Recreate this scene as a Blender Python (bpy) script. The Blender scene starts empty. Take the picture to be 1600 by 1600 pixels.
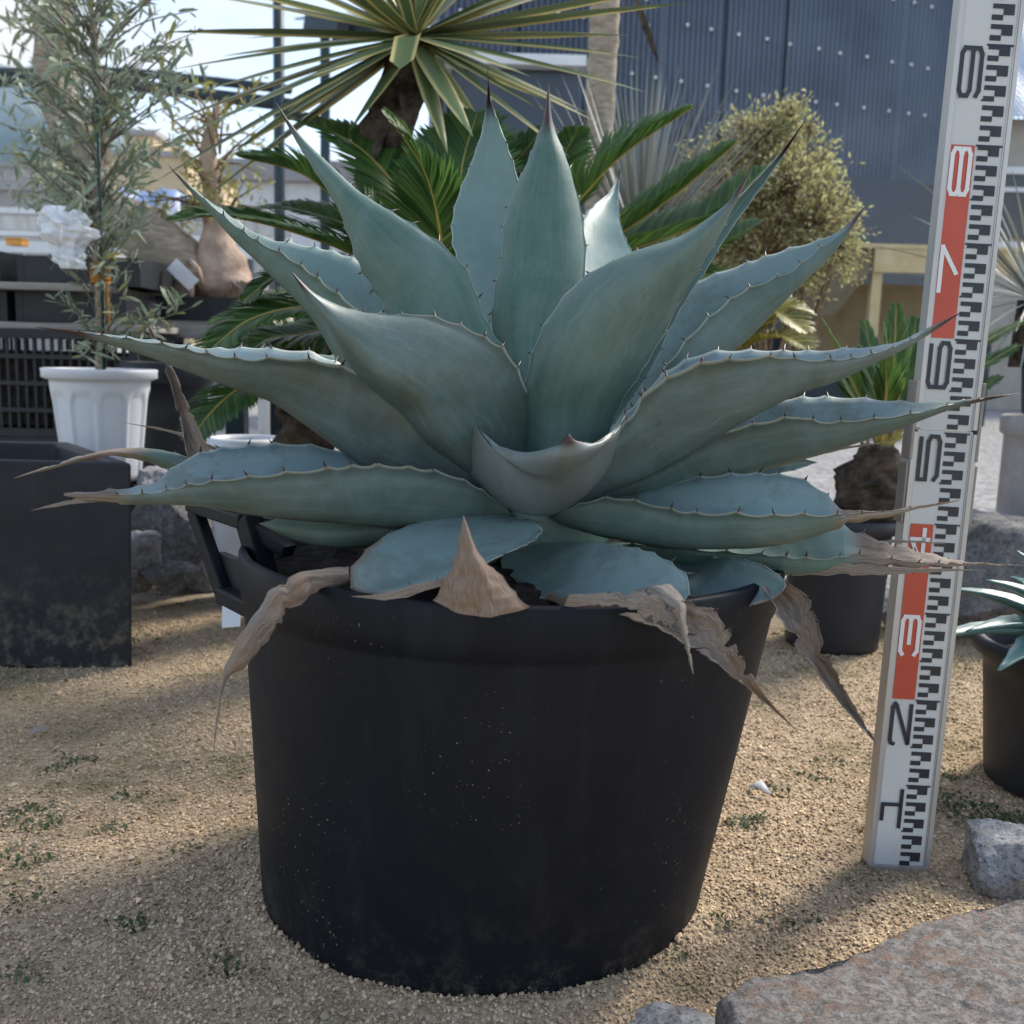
import bpy, math, random
import numpy as np
from mathutils import Vector, Matrix, noise
random.seed(7); rng = np.random.default_rng(7)
SC = bpy.context.scene; COL = SC.collection
# ---------------------------------------------------------------- camera
CAMH = 0.5688; TH = math.radians(8.6); RO = math.radians(1.5)
FW = Vector((0, math.cos(TH), -math.sin(TH)))
U0 = Vector((0, math.sin(TH), math.cos(TH))); R0 = Vector((1, 0, 0))
RT = math.cos(RO)*R0 + math.sin(RO)*U0; UP = -math.sin(RO)*R0 + math.cos(RO)*U0
cam = bpy.data.cameras.new('camera'); camo = bpy.data.objects.new('camera', cam); COL.objects.link(camo)
camo.matrix_world = Matrix(((RT.x, UP.x, -FW.x, 0), (RT.y, UP.y, -FW.y, 0), (RT.z, UP.z, -FW.z, CAMH), (0, 0, 0, 1)))
cam.sensor_width = 36; cam.lens = 36; cam.clip_end = 3000; cam.clip_start = .05
cam.dof.use_dof = True; cam.dof.focus_distance = 1.02; cam.dof.aperture_fstop = 9
SC.camera = camo
# ---------------------------------------------------------------- light
SUN_EL, SUN_AZ = math.radians(42), math.radians(48)
w = bpy.data.worlds.new('World'); SC.world = w; w.use_nodes = True
nt = w.node_tree; nt.nodes.clear()
out = nt.nodes.new('ShaderNodeOutputWorld'); bg = nt.nodes.new('ShaderNodeBackground')
sky = nt.nodes.new('ShaderNodeTexSky'); sky.sky_type = 'NISHITA'; sky.sun_disc = False
sky.sun_elevation = SUN_EL; sky.sun_rotation = SUN_AZ; sky.air_density = 1.1; sky.dust_density = .7; sky.ozone_density = 1.6
tc = nt.nodes.new('ShaderNodeTexCoord'); mp = nt.nodes.new('ShaderNodeMapping'); mp.inputs['Scale'].default_value = (1, 1, 2.6)
mp.inputs['Location'].default_value = (.35, .1, .25)
nz = nt.nodes.new('ShaderNodeTexNoise'); nz.inputs['Scale'].default_value = 3.2; nz.inputs['Detail'].default_value = 7; nz.inputs['Roughness'].default_value = .55
cr = nt.nodes.new('ShaderNodeValToRGB'); cr.color_ramp.elements[0].position = .42; cr.color_ramp.elements[1].position = .60
cr.color_ramp.elements[0].color = (0.30, .30, .30, 1); cr.color_ramp.elements[1].color = (1, 1, 1, 1)
mx = nt.nodes.new('ShaderNodeMix'); mx.data_type = 'RGBA'
mx.inputs[7].default_value = (3.25, 3.3, 3.45, 1)
L = nt.links.new
L(tc.outputs['Generated'], mp.inputs[0]); L(mp.outputs[0], nz.inputs['Vector']); L(nz.outputs[0], cr.inputs[0])
sp_ = nt.nodes.new('ShaderNodeSeparateXYZ'); L(tc.outputs['Generated'], sp_.inputs[0])
mr = nt.nodes.new('ShaderNodeMapRange'); mr.inputs[1].default_value = -.10; mr.inputs[2].default_value = .55; mr.inputs[3].default_value = .45; L(sp_.outputs[1], mr.inputs[0])
mm = nt.nodes.new('ShaderNodeMath'); mm.operation = 'MULTIPLY'; L(cr.outputs[0], mm.inputs[0]); L(mr.outputs[0], mm.inputs[1]); L(mm.outputs[0], mx.inputs[0]); L(sky.outputs[0], mx.inputs[6]); L(mx.outputs[2], bg.inputs[0]); L(bg.outputs[0], out.inputs[0])
bg.inputs[1].default_value = 0.135
sl = bpy.data.lights.new('sun', 'SUN'); sl.energy = 2.35; sl.angle = math.radians(14); sl.color = (1, .93, .82)
so = bpy.data.objects.new('sun', sl); COL.objects.link(so)
sd = Vector((math.sin(SUN_AZ)*math.cos(SUN_EL), math.cos(SUN_AZ)*math.cos(SUN_EL), math.sin(SUN_EL)))
so.rotation_euler = sd.to_track_quat('Z', 'Y').to_euler()
SC.view_settings.view_transform = 'Standard'; SC.view_settings.look = 'None'
SC.view_settings.exposure = 1.15; SC.view_settings.gamma = 1
SC.render.engine = 'CYCLES'; SC.cycles.max_bounces = 6; SC.cycles.transparent_max_bounces = 8
# ---------------------------------------------------------------- helpers
def P(px, py, Y):
    d = FW + RT*((px-800)/1600) - UP*((py-800)/1600)
    return Vector((0, 0, CAMH)) + d*(Y/d.y)
def G(px, py, z=0):
    d = FW + RT*((px-800)/1600) - UP*((py-800)/1600)
    return Vector((0, 0, CAMH)) + d*((z-CAMH)/d.z)
def tag(o, label=None, cat=None, group=None, kind=None):
    if label: o['label'] = label
    if cat: o['category'] = cat
    if group: o['group'] = group
    if kind: o['kind'] = kind
    return o
def empty(name, loc, label, cat, group=None):
    o = bpy.data.objects.new(name, None); o.location = loc; o.empty_display_size = .05
    COL.objects.link(o); return tag(o, label, cat, group)
class MB:
    def __init__(s): s.v = []; s.f = []; s.m = []; s.c = []; s.mi = 0; s.cv = (0, 0, 0, 1); s.uv = None
    def av(s, p, c=None):
        s.v.append((p[0], p[1], p[2])); s.c.append(c or s.cv); return len(s.v)-1
    def af(s, *ids): s.f.append(ids); s.m.append(s.mi)
    def box(s, c, sz, rot=None):
        c = Vector(c); h = Vector(sz)/2; R = rot if rot is not None else Matrix.Identity(3)
        i = [s.av(c + R @ Vector((x*h.x, y*h.y, z*h.z))) for x in (-1, 1) for y in (-1, 1) for z in (-1, 1)]
        for q in ((0, 1, 3, 2), (4, 6, 7, 5), (0, 4, 5, 1), (2, 3, 7, 6), (0, 2, 6, 4), (1, 5, 7, 3)): s.af(*[i[k] for k in q])
    def beam(s, a, b, wd, hg, up=Vector((0, 0, 1))):
        a = Vector(a); b = Vector(b); d = (b-a); ln = d.length; d.normalize()
        x = d.cross(up).normalized(); z = x.cross(d)
        s.box((a+b)/2, (wd, ln, hg), Matrix((x, d, z)).transposed())
    def tube(s, pts, rad, seg=8, amp=0, nsc=8, cap=True, sq=1):
        pts = [Vector(p) for p in pts]; n = len(pts); rings = []; ref = Vector((0.13, .2, 1)).normalized()
        for k, p in enumerate(pts):
            t = (pts[min(k+1, n-1)] - pts[max(k-1, 0)]).normalized()
            if abs(t.dot(ref)) > .95: ref = Vector((1, .1, 0)).normalized()
            a = t.cross(ref).normalized(); b = t.cross(a).normalized(); r = rad[k] if hasattr(rad, '__len__') else rad
            ring = []
            for j in range(seg):
                an = 2*math.pi*j/seg; dv = a*math.cos(an) + b*math.sin(an)*sq; q = p + dv*r
                if amp: q = p + dv*r*(1 + amp*noise.noise(q*nsc) + amp*.5*noise.noise(q*nsc*2.7))
                ring.append(s.av(q))
            rings.append(ring)
        for k in range(n-1):
            for j in range(seg):
                s.af(rings[k][j], rings[k][(j+1) % seg], rings[k+1][(j+1) % seg], rings[k+1][j])
        if cap:
            s.af(*rings[0][::-1]); s.af(*rings[-1])
    def lathe(s, prof, seg=64, c=(0, 0, 0), flute=None, shear=(0, 0)):
        rings = []
        for r, z in prof:
            rings.append([s.av((c[0] + r*math.cos(2*math.pi*j/seg) + shear[0]*z, c[1] + r*math.sin(2*math.pi*j/seg) + shear[1]*z, c[2]+z)) for j in range(seg)])
        for k in range(len(prof)-1):
            for j in range(seg): s.af(rings[k][j], rings[k][(j+1) % seg], rings[k+1][(j+1) % seg], rings[k+1][j])
    def strip(s, pts, wid, side, bend=0, c=None, fold=0.0):
        """leaf blade: pts along, wid widths, side vector; fold gives V cross-section"""
        prev = None; n = len(pts)
        for k in range(n):
            p = Vector(pts[k]); t = (Vector(pts[min(k+1, n-1)]) - Vector(pts[max(k-1, 0)])).normalized()
            sd_ = (side - t*side.dot(t)); sd_ = sd_.normalized() if sd_.length > 1e-6 else Vector((1, 0, 0))
            nn = t.cross(sd_); w_ = wid[k]/2
            if w_ < 1e-5: cur = [s.av(p, c)]
            elif fold: cur = [s.av(p - sd_*w_ + nn*w_*fold, c), s.av(p, c), s.av(p + sd_*w_ + nn*w_*fold, c)]
            else: cur = [s.av(p - sd_*w_, c), s.av(p + sd_*w_, c)]
            if prev:
                if len(cur) == len(prev):
                    for j in range(len(cur)-1): s.af(prev[j], prev[j+1], cur[j+1], cur[j])
                elif len(cur) == 1:
                    for j in range(len(prev)-1): s.af(prev[j], prev[j+1], cur[0])
                else:
                    for j in range(len(cur)-1): s.af(prev[0], cur[j+1], cur[j])
            prev = cur
    def build(s, name, mats, parent=None, smooth=True, bevel=0):
        me = bpy.data.meshes.new(name)
        me.from_pydata(s.v, [], s.f); me.update()
        if not isinstance(mats, (list, tuple)): mats = [mats]
        for m_ in mats: me.materials.append(m_)
        me.polygons.foreach_set('material_index', s.m)
        me.polygons.foreach_set('use_smooth', [smooth]*len(s.f))
        ca = me.color_attributes.new('mask', 'FLOAT_COLOR', 'POINT')
        ca.data.foreach_set('color', np.array(s.c, dtype=np.float32).ravel())
        if s.uv:
            ul = me.uv_layers.new(name='UVMap'); li = np.zeros(len(me.loops), dtype=np.int32); me.loops.foreach_get('vertex_index', li)
            ul.data.foreach_set('uv', np.array(s.uv, dtype=np.float32)[li].ravel())
        o = bpy.data.objects.new(name, me); COL.objects.link(o)
        if parent is not None:
            o.parent = parent
            if parent.type == 'EMPTY': o.matrix_parent_inverse = Matrix.Translation(parent.location).inverted()
        if bevel:
            b = o.modifiers.new('bevel', 'BEVEL'); b.width = bevel; b.segments = 2; b.limit_method = 'ANGLE'
        return o
def cr_(pts, n):
    """Catmull-Rom resampled to n+1 points by arc length"""
    p = [Vector(q) if len(q) == 3 else Vector((q[0], q[1], 0)) for q in pts]
    e = [p[0]*2-p[1]] + p + [p[-1]*2-p[-2]]; o = []
    for i in range(1, len(e)-2):
        a, b, c, d = e[i-1:i+3]
        for k in range(12):
            t = k/12
            o.append(.5*((2*b) + (c-a)*t + (2*a-5*b+4*c-d)*t*t + (3*b-a-3*c+d)*t*t*t))
    o.append(p[-1]); L_ = [0]
    for i in range(1, len(o)): L_.append(L_[-1]+(o[i]-o[i-1]).length)
    ts = np.linspace(0, L_[-1], n+1); A = np.array([list(q) for q in o])
    return [Vector((np.interp(t, L_, A[:, 0]), np.interp(t, L_, A[:, 1]), np.interp(t, L_, A[:, 2]))) for t in ts]
def jit(a): return random.uniform(-a, a)
# ---------------------------------------------------------------- materials
class N:
    def __init__(s, name):
        s.m = bpy.data.materials.new(name); s.m.use_nodes = True; s.t = s.m.node_tree; s.t.nodes.clear()
        s.o = s.t.nodes.new('ShaderNodeOutputMaterial'); s.b = s.t.nodes.new('ShaderNodeBsdfPrincipled')
        s.t.links.new(s.b.outputs[0], s.o.inputs[0]); s.tc = s.t.nodes.new('ShaderNodeTexCoord'); s.co = s.tc.outputs['Object']
    def l(s, a, b): s.t.links.new(a, b)
    def mapping(s, scale):
        m = s.t.nodes.new('ShaderNodeMapping'); m.inputs['Scale'].default_value = scale; s.l(s.co, m.inputs[0]); return m.outputs[0]
    def noise(s, scale, detail=4, rough=.55, vec=None, dist=0):
        n = s.t.nodes.new('ShaderNodeTexNoise'); n.inputs['Scale'].default_value = scale; n.inputs['Detail'].default_value = detail
        n.inputs['Roughness'].default_value = rough; n.inputs['Distortion'].default_value = dist; s.l(vec or s.co, n.inputs['Vector']); return n.outputs[0]
    def vor(s, scale, vec=None, feat='F1', out='Distance', rnd=1):
        n = s.t.nodes.new('ShaderNodeTexVoronoi'); n.inputs['Scale'].default_value = scale; n.feature = feat; n.inputs['Randomness'].default_value = rnd
        s.l(vec or s.co, n.inputs['Vector']); return n.outputs[out]
    def ramp(s, x, stops):
        r = s.t.nodes.new('ShaderNodeValToRGB'); e = r.color_ramp.elements
        while len(e) < len(stops): e.new(.5)
        for k, (p, c) in enumerate(stops):
            e[k].position = p; e[k].color = (c, c, c, 1) if isinstance(c, (int, float)) else (*c, 1)
        s.l(x, r.inputs[0]); return r.outputs[0]
    def mix(s, f, a, b, mode='MIX'):
        m = s.t.nodes.new('ShaderNodeMix'); m.data_type = 'RGBA'; m.blend_type = mode
        for i, q in ((0, f), (6, a), (7, b)):
            if isinstance(q, (int, float)): m.inputs[i].default_value = q if i == 0 else (q, q, q, 1)
            elif isinstance(q, tuple): m.inputs[i].default_value = (*q, 1)
            else: s.l(q, m.inputs[i])
        return m.outputs[2]
    def math(s, op, a, b=0.0, clamp=False):
        m = s.t.nodes.new('ShaderNodeMath'); m.operation = op; m.use_clamp = clamp
        for i, q in ((0, a), (1, b)):
            if isinstance(q, (int, float)): m.inputs[i].default_value = q
            else: s.l(q, m.inputs[i])
        return m.outputs[0]
    def attr(s, ch):
        a = s.t.nodes.new('ShaderNodeAttribute'); a.attribute_name = 'mask'; q = s.t.nodes.new('ShaderNodeSeparateColor'); s.l(a.outputs['Color'], q.inputs[0]); return q.outputs[ch]
    def sep(s, v, ch):
        q = s.t.nodes.new('ShaderNodeSeparateXYZ'); s.l(v, q.inputs[0]); return q.outputs[ch]
    def bump(s, h, strength=.5, dist=.01):
        b = s.t.nodes.new('ShaderNodeBump'); b.inputs['Strength'].default_value = strength; b.inputs['Distance'].default_value = dist
        s.l(h, b.inputs['Height']); s.l(b.outputs[0], s.b.inputs['Normal'])
    def fin(s, col, rough=.7, spec=.5, metal=0):
        if isinstance(col, tuple): s.b.inputs['Base Color'].default_value = (*col, 1)
        else: s.l(col, s.b.inputs['Base Color'])
        if isinstance(rough, (int, float)): s.b.inputs['Roughness'].default_value = rough
        else: s.l(rough, s.b.inputs['Roughness'])
        s.b.inputs['Specular IOR Level'].default_value = spec; s.b.inputs['Metallic'].default_value = metal
        return s.m
    def translucent(s, col, f):
        t = s.t.nodes.new('ShaderNodeBsdfTranslucent'); mxs = s.t.nodes.new('ShaderNodeMixShader'); mxs.inputs[0].default_value = f
        s.l(s.b.outputs[0], mxs.inputs[1]); s.l(t.outputs[0], mxs.inputs[2]); s.l(mxs.outputs[0], s.o.inputs[0])
        if isinstance(col, tuple): t.inputs[0].default_value = (*col, 1)
        else: s.l(col, t.inputs[0])
def simple(name, c1, c2, sc=12, rough=.7, spec=.4, bump=0, bsc=60, metal=0, stretch=None, bdist=.004):
    n = N(name); v = n.mapping(stretch) if stretch else None
    col = n.mix(n.ramp(n.noise(sc, 5, .6, v), [(.35, 0.), (.65, 1.)]), c1, c2)
    if bump: n.bump(n.noise(bsc, 5, .65, v), bump, bdist)
    return n.fin(col, rough, spec, metal)
def leafmat(name, c1, c2, rough=.5, tr=.25, spec=.4):
    n = N(name); col = n.mix(n.attr(0), c1, c2); m = n.fin(col, rough, spec); n.translucent(col, tr); return m
M = {}
# agave skin
n = N('agave_skin')
rd, gn_, bl = n.attr(0), n.attr(1), n.attr(2)
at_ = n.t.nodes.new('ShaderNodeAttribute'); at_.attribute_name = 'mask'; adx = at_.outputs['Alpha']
uvn = n.t.nodes.new('ShaderNodeUVMap'); uu = n.sep(uvn.outputs[0], 0); vv = n.sep(uvn.outputs[0], 1)
nb = n.ramp(n.noise(5, 5, .6), [(.3, 0.), (.72, 1.)])
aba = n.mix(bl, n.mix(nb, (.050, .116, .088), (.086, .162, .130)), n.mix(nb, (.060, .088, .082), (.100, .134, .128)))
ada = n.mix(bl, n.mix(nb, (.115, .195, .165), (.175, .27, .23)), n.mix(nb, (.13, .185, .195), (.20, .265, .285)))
base = n.mix(adx, aba, ada)  # upper faces bluer from bloom plus painted sky light; undersides olive and painted shadier
bloom = n.ramp(n.noise(9, 8, .75, None, .6), [(.42, 0.), (.66, .38)])
base = n.mix(bloom, base, (.205, .27, .272))
wv_ = n.math('ADD', n.math('MULTIPLY', n.math('ABSOLUTE', n.math('SINE', n.math('MULTIPLY', vv, 34.))), .035), n.math('MULTIPLY', n.noise(18, 2), .05))
def imprint(c0):
    return n.ramp(n.math('ABSOLUTE', n.math('SUBTRACT', n.math('SUBTRACT', uu, wv_), c0)), [(.0, 1.), (.007, 0.)])
imp = n.math('MULTIPLY', n.math('ADD', imprint(.20), imprint(.68), True), n.ramp(n.noise(11, 2), [(.50, 0.), (.62, .22)]))
base = n.mix(n.math('MULTIPLY', imp, n.math('SUBTRACT', 1., rd)), base, (.29, .37, .33))
base = n.mix(n.math('MULTIPLY', n.ramp(n.noise(17, 7, .75), [(.50, 0.), (.60, 1.)]), n.math('ADD', n.math('MULTIPLY', bl, .62), .05)), base, (.085, .10, .075))
base = n.mix(n.ramp(n.noise(30, 6, .75, n.mapping((1, 1, 1.8)), .8), [(.65, 0.), (.73, .75)]), base, (.045, .062, .055))
cmb = n.t.nodes.new('ShaderNodeCombineXYZ'); n.l(n.math('MULTIPLY', uu, 17.), cmb.inputs[0]); n.l(n.math('MULTIPLY', vv, 3.), cmb.inputs[1]); n.l(bl, cmb.inputs[2])
streak = n.noise(1.5, 4, .6, cmb.outputs[0])
base = n.mix(n.ramp(streak, [(.45, 0.), (.75, .16)]), base, (.24, .34, .31))
edge = n.math('ABSOLUTE', n.math('SUBTRACT', uu, .5))
base = n.mix(n.ramp(edge, [(.484, 0.), (.495, .75)]), base, (.46, .50, .45))
cm2 = n.t.nodes.new('ShaderNodeCombineXYZ'); n.l(n.math('MULTIPLY', uu, 34.), cm2.inputs[0]); n.l(n.math('MULTIPLY', vv, 5.), cm2.inputs[1]); n.l(bl, cm2.inputs[2])
fib = n.noise(1.2, 7, .75, cm2.outputs[0], .4)
dryc = n.mix(n.ramp(fib, [(.36, 0.), (.60, 1.)]), (.085, .060, .045), (.34, .295, .25))
dryc = n.mix(n.ramp(n.noise(12, 5, .7), [(.45, 0.), (.62, .7)]), dryc, (.24, .145, .085))
dryc = n.mix(n.math('MULTIPLY', n.math('LESS_THAN', bl, .02), .55), dryc, (.21, .125, .075))
base = n.mix(n.math('MULTIPLY', n.math('GREATER_THAN', bl, .98), .32), base, (.26, .28, .285))
base = n.mix(rd, base, dryc)
base = n.mix(gn_, base, (.045, .022, .022))
n.bump(n.math('ADD', n.math('ADD', n.math('MULTIPLY', n.noise(90, 4, .6), n.math('ADD', n.math('MULTIPLY', rd, 2.0), .3)), n.math('MULTIPLY', imp, .5)), n.math('ADD', n.math('MULTIPLY', streak, .10), n.math('MULTIPLY', n.math('MULTIPLY', fib, rd), 4.))), .35, .003)
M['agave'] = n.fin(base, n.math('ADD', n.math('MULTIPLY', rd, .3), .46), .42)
# pot plastic
n = N('pot_plastic')
z = n.sep(n.co, 2)
dens = n.ramp(z, [(0., .72), (.10, .45), (.4, .24)])
v = n.t.nodes.new('ShaderNodeTexVoronoi'); v.inputs['Scale'].default_value = 300; n.l(n.co, v.inputs['Vector'])
rv = n.t.nodes.new('ShaderNodeSeparateColor'); n.l(v.outputs['Color'], rv.inputs[0])
sz = n.math('MULTIPLY', n.math('MULTIPLY', rv.outputs[0], rv.outputs[0]), dens)
spk = n.math('LESS_THAN', v.outputs['Distance'], n.math('MULTIPLY', n.math('MULTIPLY', sz, rv.outputs[1]), .8))
col = n.mix(n.ramp(n.noise(5, 5, .6), [(.3, 0.), (.75, 1.)]), (.0030, .0044, .0082), (.0060, .0082, .0135))
col = n.mix(n.math('MULTIPLY', spk, n.ramp(n.noise(9, 3), [(.50, 0.), (.62, 1.)])), col, (.20, .18, .155))
dust = n.math('MULTIPLY', n.ramp(n.noise(30, 6, .8), [(.5, 0.), (.75, 1.)]), n.ramp(z, [(.0, .8), (.03, .28), (.09, .05), (.3, .0)]))
col = n.mix(n.math('MULTIPLY', n.ramp(n.noise(9, 6, .7, n.mapping((2.2, 2.2, .35))), [(.5, 0.), (.75, 1.)]), .25), col, (.035, .040, .048))
col = n.mix(dust, col, (.16, .13, .10))
n.bump(n.noise(260, 3), .12, .001)
M['pot'] = n.fin(col, n.ramp(n.noise(12, 5), [(.3, .50), (.7, .64)]), .22)
M['black'] = simple('black_plastic', (.010, .012, .016), (.022, .024, .03), 8, .5, .35, .1, 200)
n = N('planter_black'); z = n.sep(n.co, 2)
col = n.mix(n.ramp(n.noise(7, 5), [(.35, 0.), (.7, 1.)]), (.008, .010, .015), (.016, .019, .026))
col = n.mix(n.math('MULTIPLY', n.ramp(n.noise(26, 8, .75), [(.48, 0.), (.68, 1.)]), n.ramp(z, [(0., 1.), (.09, .55), (.2, .04)])), col, (.17, .145, .105))
M['planter'] = n.fin(col, .55, .35)
M['soil'] = simple('potting_soil', (.012, .009, .007), (.06, .05, .042), 60, .95, .2, .9, 120, bdist=.01)
M['white_pl'] = simple('white_plastic', (.62, .64, .68), (.72, .73, .75), 5, .45, .5)
M['white'] = simple('white_paint', (.66, .67, .68), (.76, .76, .76), 6, .5, .5)
M['alu'] = simple('aluminium', (.38, .36, .34), (.55, .54, .53), 14, .42, .5, metal=.35, stretch=(1, 1, .15))
M['alu_w'] = simple('weathered_aluminium', (.22, .19, .17), (.36, .32, .29), 30, .55, .5, metal=.2, stretch=(1, 1, .2))
n = N('staff_white')
col = n.mix(n.ramp(n.noise(5, 4), [(.3, 0.), (.7, 1.)]), (.50, .52, .52), (.58, .59, .58))
col = n.mix(n.ramp(n.noise(26, 8, .8), [(.60, 0.), (.70, .45)]), col, (.34, .30, .24))
col = n.mix(n.ramp(n.noise(60, 5, .7, n.mapping((3, 3, .25))), [(.64, 0.), (.70, .35)]), col, (.25, .24, .23))
M['staff_w'] = n.fin(col, .40, .45)
M['staff_k'] = simple('staff_black', (.014, .017, .026), (.024, .028, .038), 40, .4, .5)
M['staff_r'] = simple('staff_red', (.44, .058, .03), (.50, .075, .042), 16, .35, .5, .15, 25)
M['wood'] = simple('pale_timber', (.48, .37, .20), (.58, .46, .27), 9, .75, .3, .2, 40, stretch=(1, 1, 1))
M['wood_dk'] = simple('timber_panel', (.20, .155, .09), (.27, .21, .125), 5, .8, .3, .1, 40)
M['wood_grey'] = simple('grey_timber', (.20, .18, .16), (.36, .34, .32), 14, .85, .2, .3, 60, stretch=(.3, 3, 6))
M['wall'] = None
n = N('corrugated_navy')
col = n.mix(n.ramp(n.noise(1.2, 4), [(.3, 0.), (.7, 1.)]), (.062, .075, .105), (.11, .128, .165))
M['wall'] = n.fin(col, .30, .6, .45)
M['wall_band'] = simple('navy_panel', (.020, .030, .050), (.035, .045, .070), 2, .3, .6)
M['screw'] = simple('screw_steel', (.75, .76, .78), (.85, .85, .87), 5, .3, .6)
M['bark'] = simple('bark_shaggy', (.035, .028, .022), (.16, .125, .095), 28, .95, .2, 1.0, 60, bdist=.02)
M['bark_pale'] = simple('bark_pale', (.27, .22, .17), (.48, .40, .31), 22, .9, .2, .6, 60, stretch=(1, 1, 4), bdist=.01)
M['caudex'] = simple('caudex_bark', (.30, .21, .16), (.56, .42, .32), 11, .8, .3, .6, 35, bdist=.012)
M['bark_grey'] = simple('bark_grey', (.12, .105, .09), (.26, .23, .20), 14, .9, .2, .5, 45, bdist=.008)
M['twine'] = simple('orange_twine', (.35, .15, .04), (.5, .25, .08), 90, .9, .1, .6, 200)
M['stake'] = simple('green_stake', (.01, .045, .04), (.015, .06, .05), 20, .4, .5)
M['cyc'] = leafmat('cycad_leaf', (.035, .085, .022), (.10, .19, .045), .32, .4, .5)
M['cyc_y'] = leafmat('cycad_leaf_yellowing', (.10, .15, .02), (.42, .33, .05), .4, .35, .5)
M['rach'] = simple('cycad_rachis', (.28, .24, .05), (.38, .30, .08), 30, .5)
M['olive'] = leafmat('shrub_leaf', (.14, .19, .12), (.36, .42, .31), .5, .25)
M['olive_y'] = leafmat('shrub_leaf_yellow', (.28, .30, .10), (.38, .34, .12), .5, .3)
M['shrub'] = leafmat('yellow_shrub_leaf', (.27, .28, .11), (.58, .56, .29), .6, .5)
M['twig'] = simple('twig', (.14, .09, .06), (.26, .17, .11), 20, .9)
M['silver'] = leafmat('silver_blade', (.13, .155, .14), (.32, .33, .30), .5, .1)
M['blueagave'] = simple('blue_agave', (.06, .14, .13), (.12, .22, .21), 14, .45, .5)
M['weed'] = leafmat('weed_leaf', (.030, .055, .022), (.085, .13, .045), .6, .2)
M['roof_grey'] = simple('grey_roof', (.25, .30, .36), (.38, .43, .50), 6, .5)
M['steel_dk'] = simple('dark_steel', (.015, .03, .045), (.03, .05, .06), 10, .5)
M['beige'] = simple('beige_render', (.50, .38, .24), (.60, .47, .31), 1, .9)
M['beige2'] = simple('grey_beige_render', (.36, .32, .28), (.44, .40, .35), 3, .9)
M['glass'] = simple('dark_glass', (.03, .035, .04), (.06, .065, .07), 2, .15, .6)
M['tarp'] = simple('blue_tarp', (.16, .25, .48), (.28, .38, .60), 3, .5)
M['hill'] = simple('hill_forest_hazed', (.17, .235, .26), (.235, .295, .32), .04, 1, .1)  # distance haze mixed into the forest colour; no haze volume is built
M['foil'] = simple('white_bag', (.62, .66, .70), (.85, .86, .88), 30, .3, .6, .8, 60)
M['orange'] = simple('orange_plastic', (.6, .27, .05), (.7, .33, .07), 20, .5)
M['town'] = simple('distant_town', (.30, .28, .27), (.5, .47, .45), 3, .8)
M['concrete'] = simple('concrete', (.30, .28, .28), (.40, .38, .37), 12, .9, .3, .3, 80)
n = N('yucca_leaf')
uvn = n.t.nodes.new('ShaderNodeUVMap'); uu = n.sep(uvn.outputs[0], 0)
e_ = n.math('ABSOLUTE', n.math('SUBTRACT', uu, .5))
col = n.mix(n.ramp(e_, [(.31, 0.), (.41, 1.)]), n.mix(n.attr(0), (.075, .12, .055), (.15, .21, .09)), (.56, .48, .20))
m = n.fin(col, .38, .5); n.translucent(col, .2); M['yucca'] = m
def rockmat(name, c1, c2, c3, sc=30):
    n = N(name)
    a = n.ramp(n.noise(sc*2, 9, .8), [(.44, 0.), (.56, 1.)]); col = n.mix(a, c1, c2)
    col = n.mix(n.ramp(n.noise(sc*.5, 10, .8, None, 1.2), [(.5, 0.), (.58, .75)]), col, c3)
    sp = n.ramp(n.noise(sc*7, 3, .8), [(.54, 0.), (.62, 1.)]); col = n.mix(n.math('MULTIPLY', sp, .7), col, (.06, .06, .065)); sp2 = n.ramp(n.noise(sc*5, 3, .8), [(.60, 0.), (.68, 1.)]); col = n.mix(n.math('MULTIPLY', sp2, .5), col, (.62, .60, .56))
    n.bump(n.noise(sc*2.5, 9, .8), 1.0, .008); return n.fin(col, .85, .3)
M['granite'] = rockmat('granite', (.36, .36, .37), (.55, .55, .55), (.28, .26, .24), 30)
M['granite_d'] = rockmat('granite_dark', (.14, .14, .145), (.27, .265, .26), (.20, .18, .16), 16)
M['rust_rock'] = rockmat('rusty_granite', (.19, .18, .17), (.42, .39, .36), (.33, .20, .13), 46)
# ground
def mossy(n, s1):
    moss = n.math('MULTIPLY', n.ramp(n.noise(5.0, 9, .72), [(.52, 0.), (.62, 1.)]), .62)
    s1 = n.mix(moss, s1, (.16, .15, .07))
    return n.mix(n.ramp(n.noise(1.6, 5, .6), [(.48, 0.), (.66, .55)]), s1, (.34, .255, .15))
n = N('ground_sand')
y = n.sep(n.co, 1); x = n.sep(n.co, 0)
wob = n.math('MULTIPLY', n.math('SUBTRACT', n.noise(2.2, 5), .5), .9)
far = n.ramp(n.math('MULTIPLY', n.math('ADD', y, wob), .2), [(.43, 0.), (.50, 1.)])
s1 = n.mix(n.ramp(n.noise(3.5, 6, .65), [(.3, 0.), (.7, 1.)]), (.35, .25, .155), (.58, .435, .28))
cell = n.t.nodes.new('ShaderNodeTexVoronoi'); cell.inputs['Scale'].default_value = 210; n.l(n.co, cell.inputs['Vector'])
cs = n.t.nodes.new('ShaderNodeSeparateColor'); n.l(cell.outputs['Color'], cs.inputs[0])
s1 = n.mix(.45, s1, n.mix(cs.outputs[0], (.14, .105, .07), (.60, .49, .36)))
s1 = mossy(n, s1)
c2 = n.t.nodes.new('ShaderNodeTexVoronoi'); c2.inputs['Scale'].default_value = 38; n.l(n.co, c2.inputs['Vector'])
cs2 = n.t.nodes.new('ShaderNodeSeparateColor'); n.l(c2.outputs['Color'], cs2.inputs[0])
s2 = n.mix(cs2.outputs[0], (.15, .148, .155), (.40, .385, .37))
col = n.mix(far, s1, s2)
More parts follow.
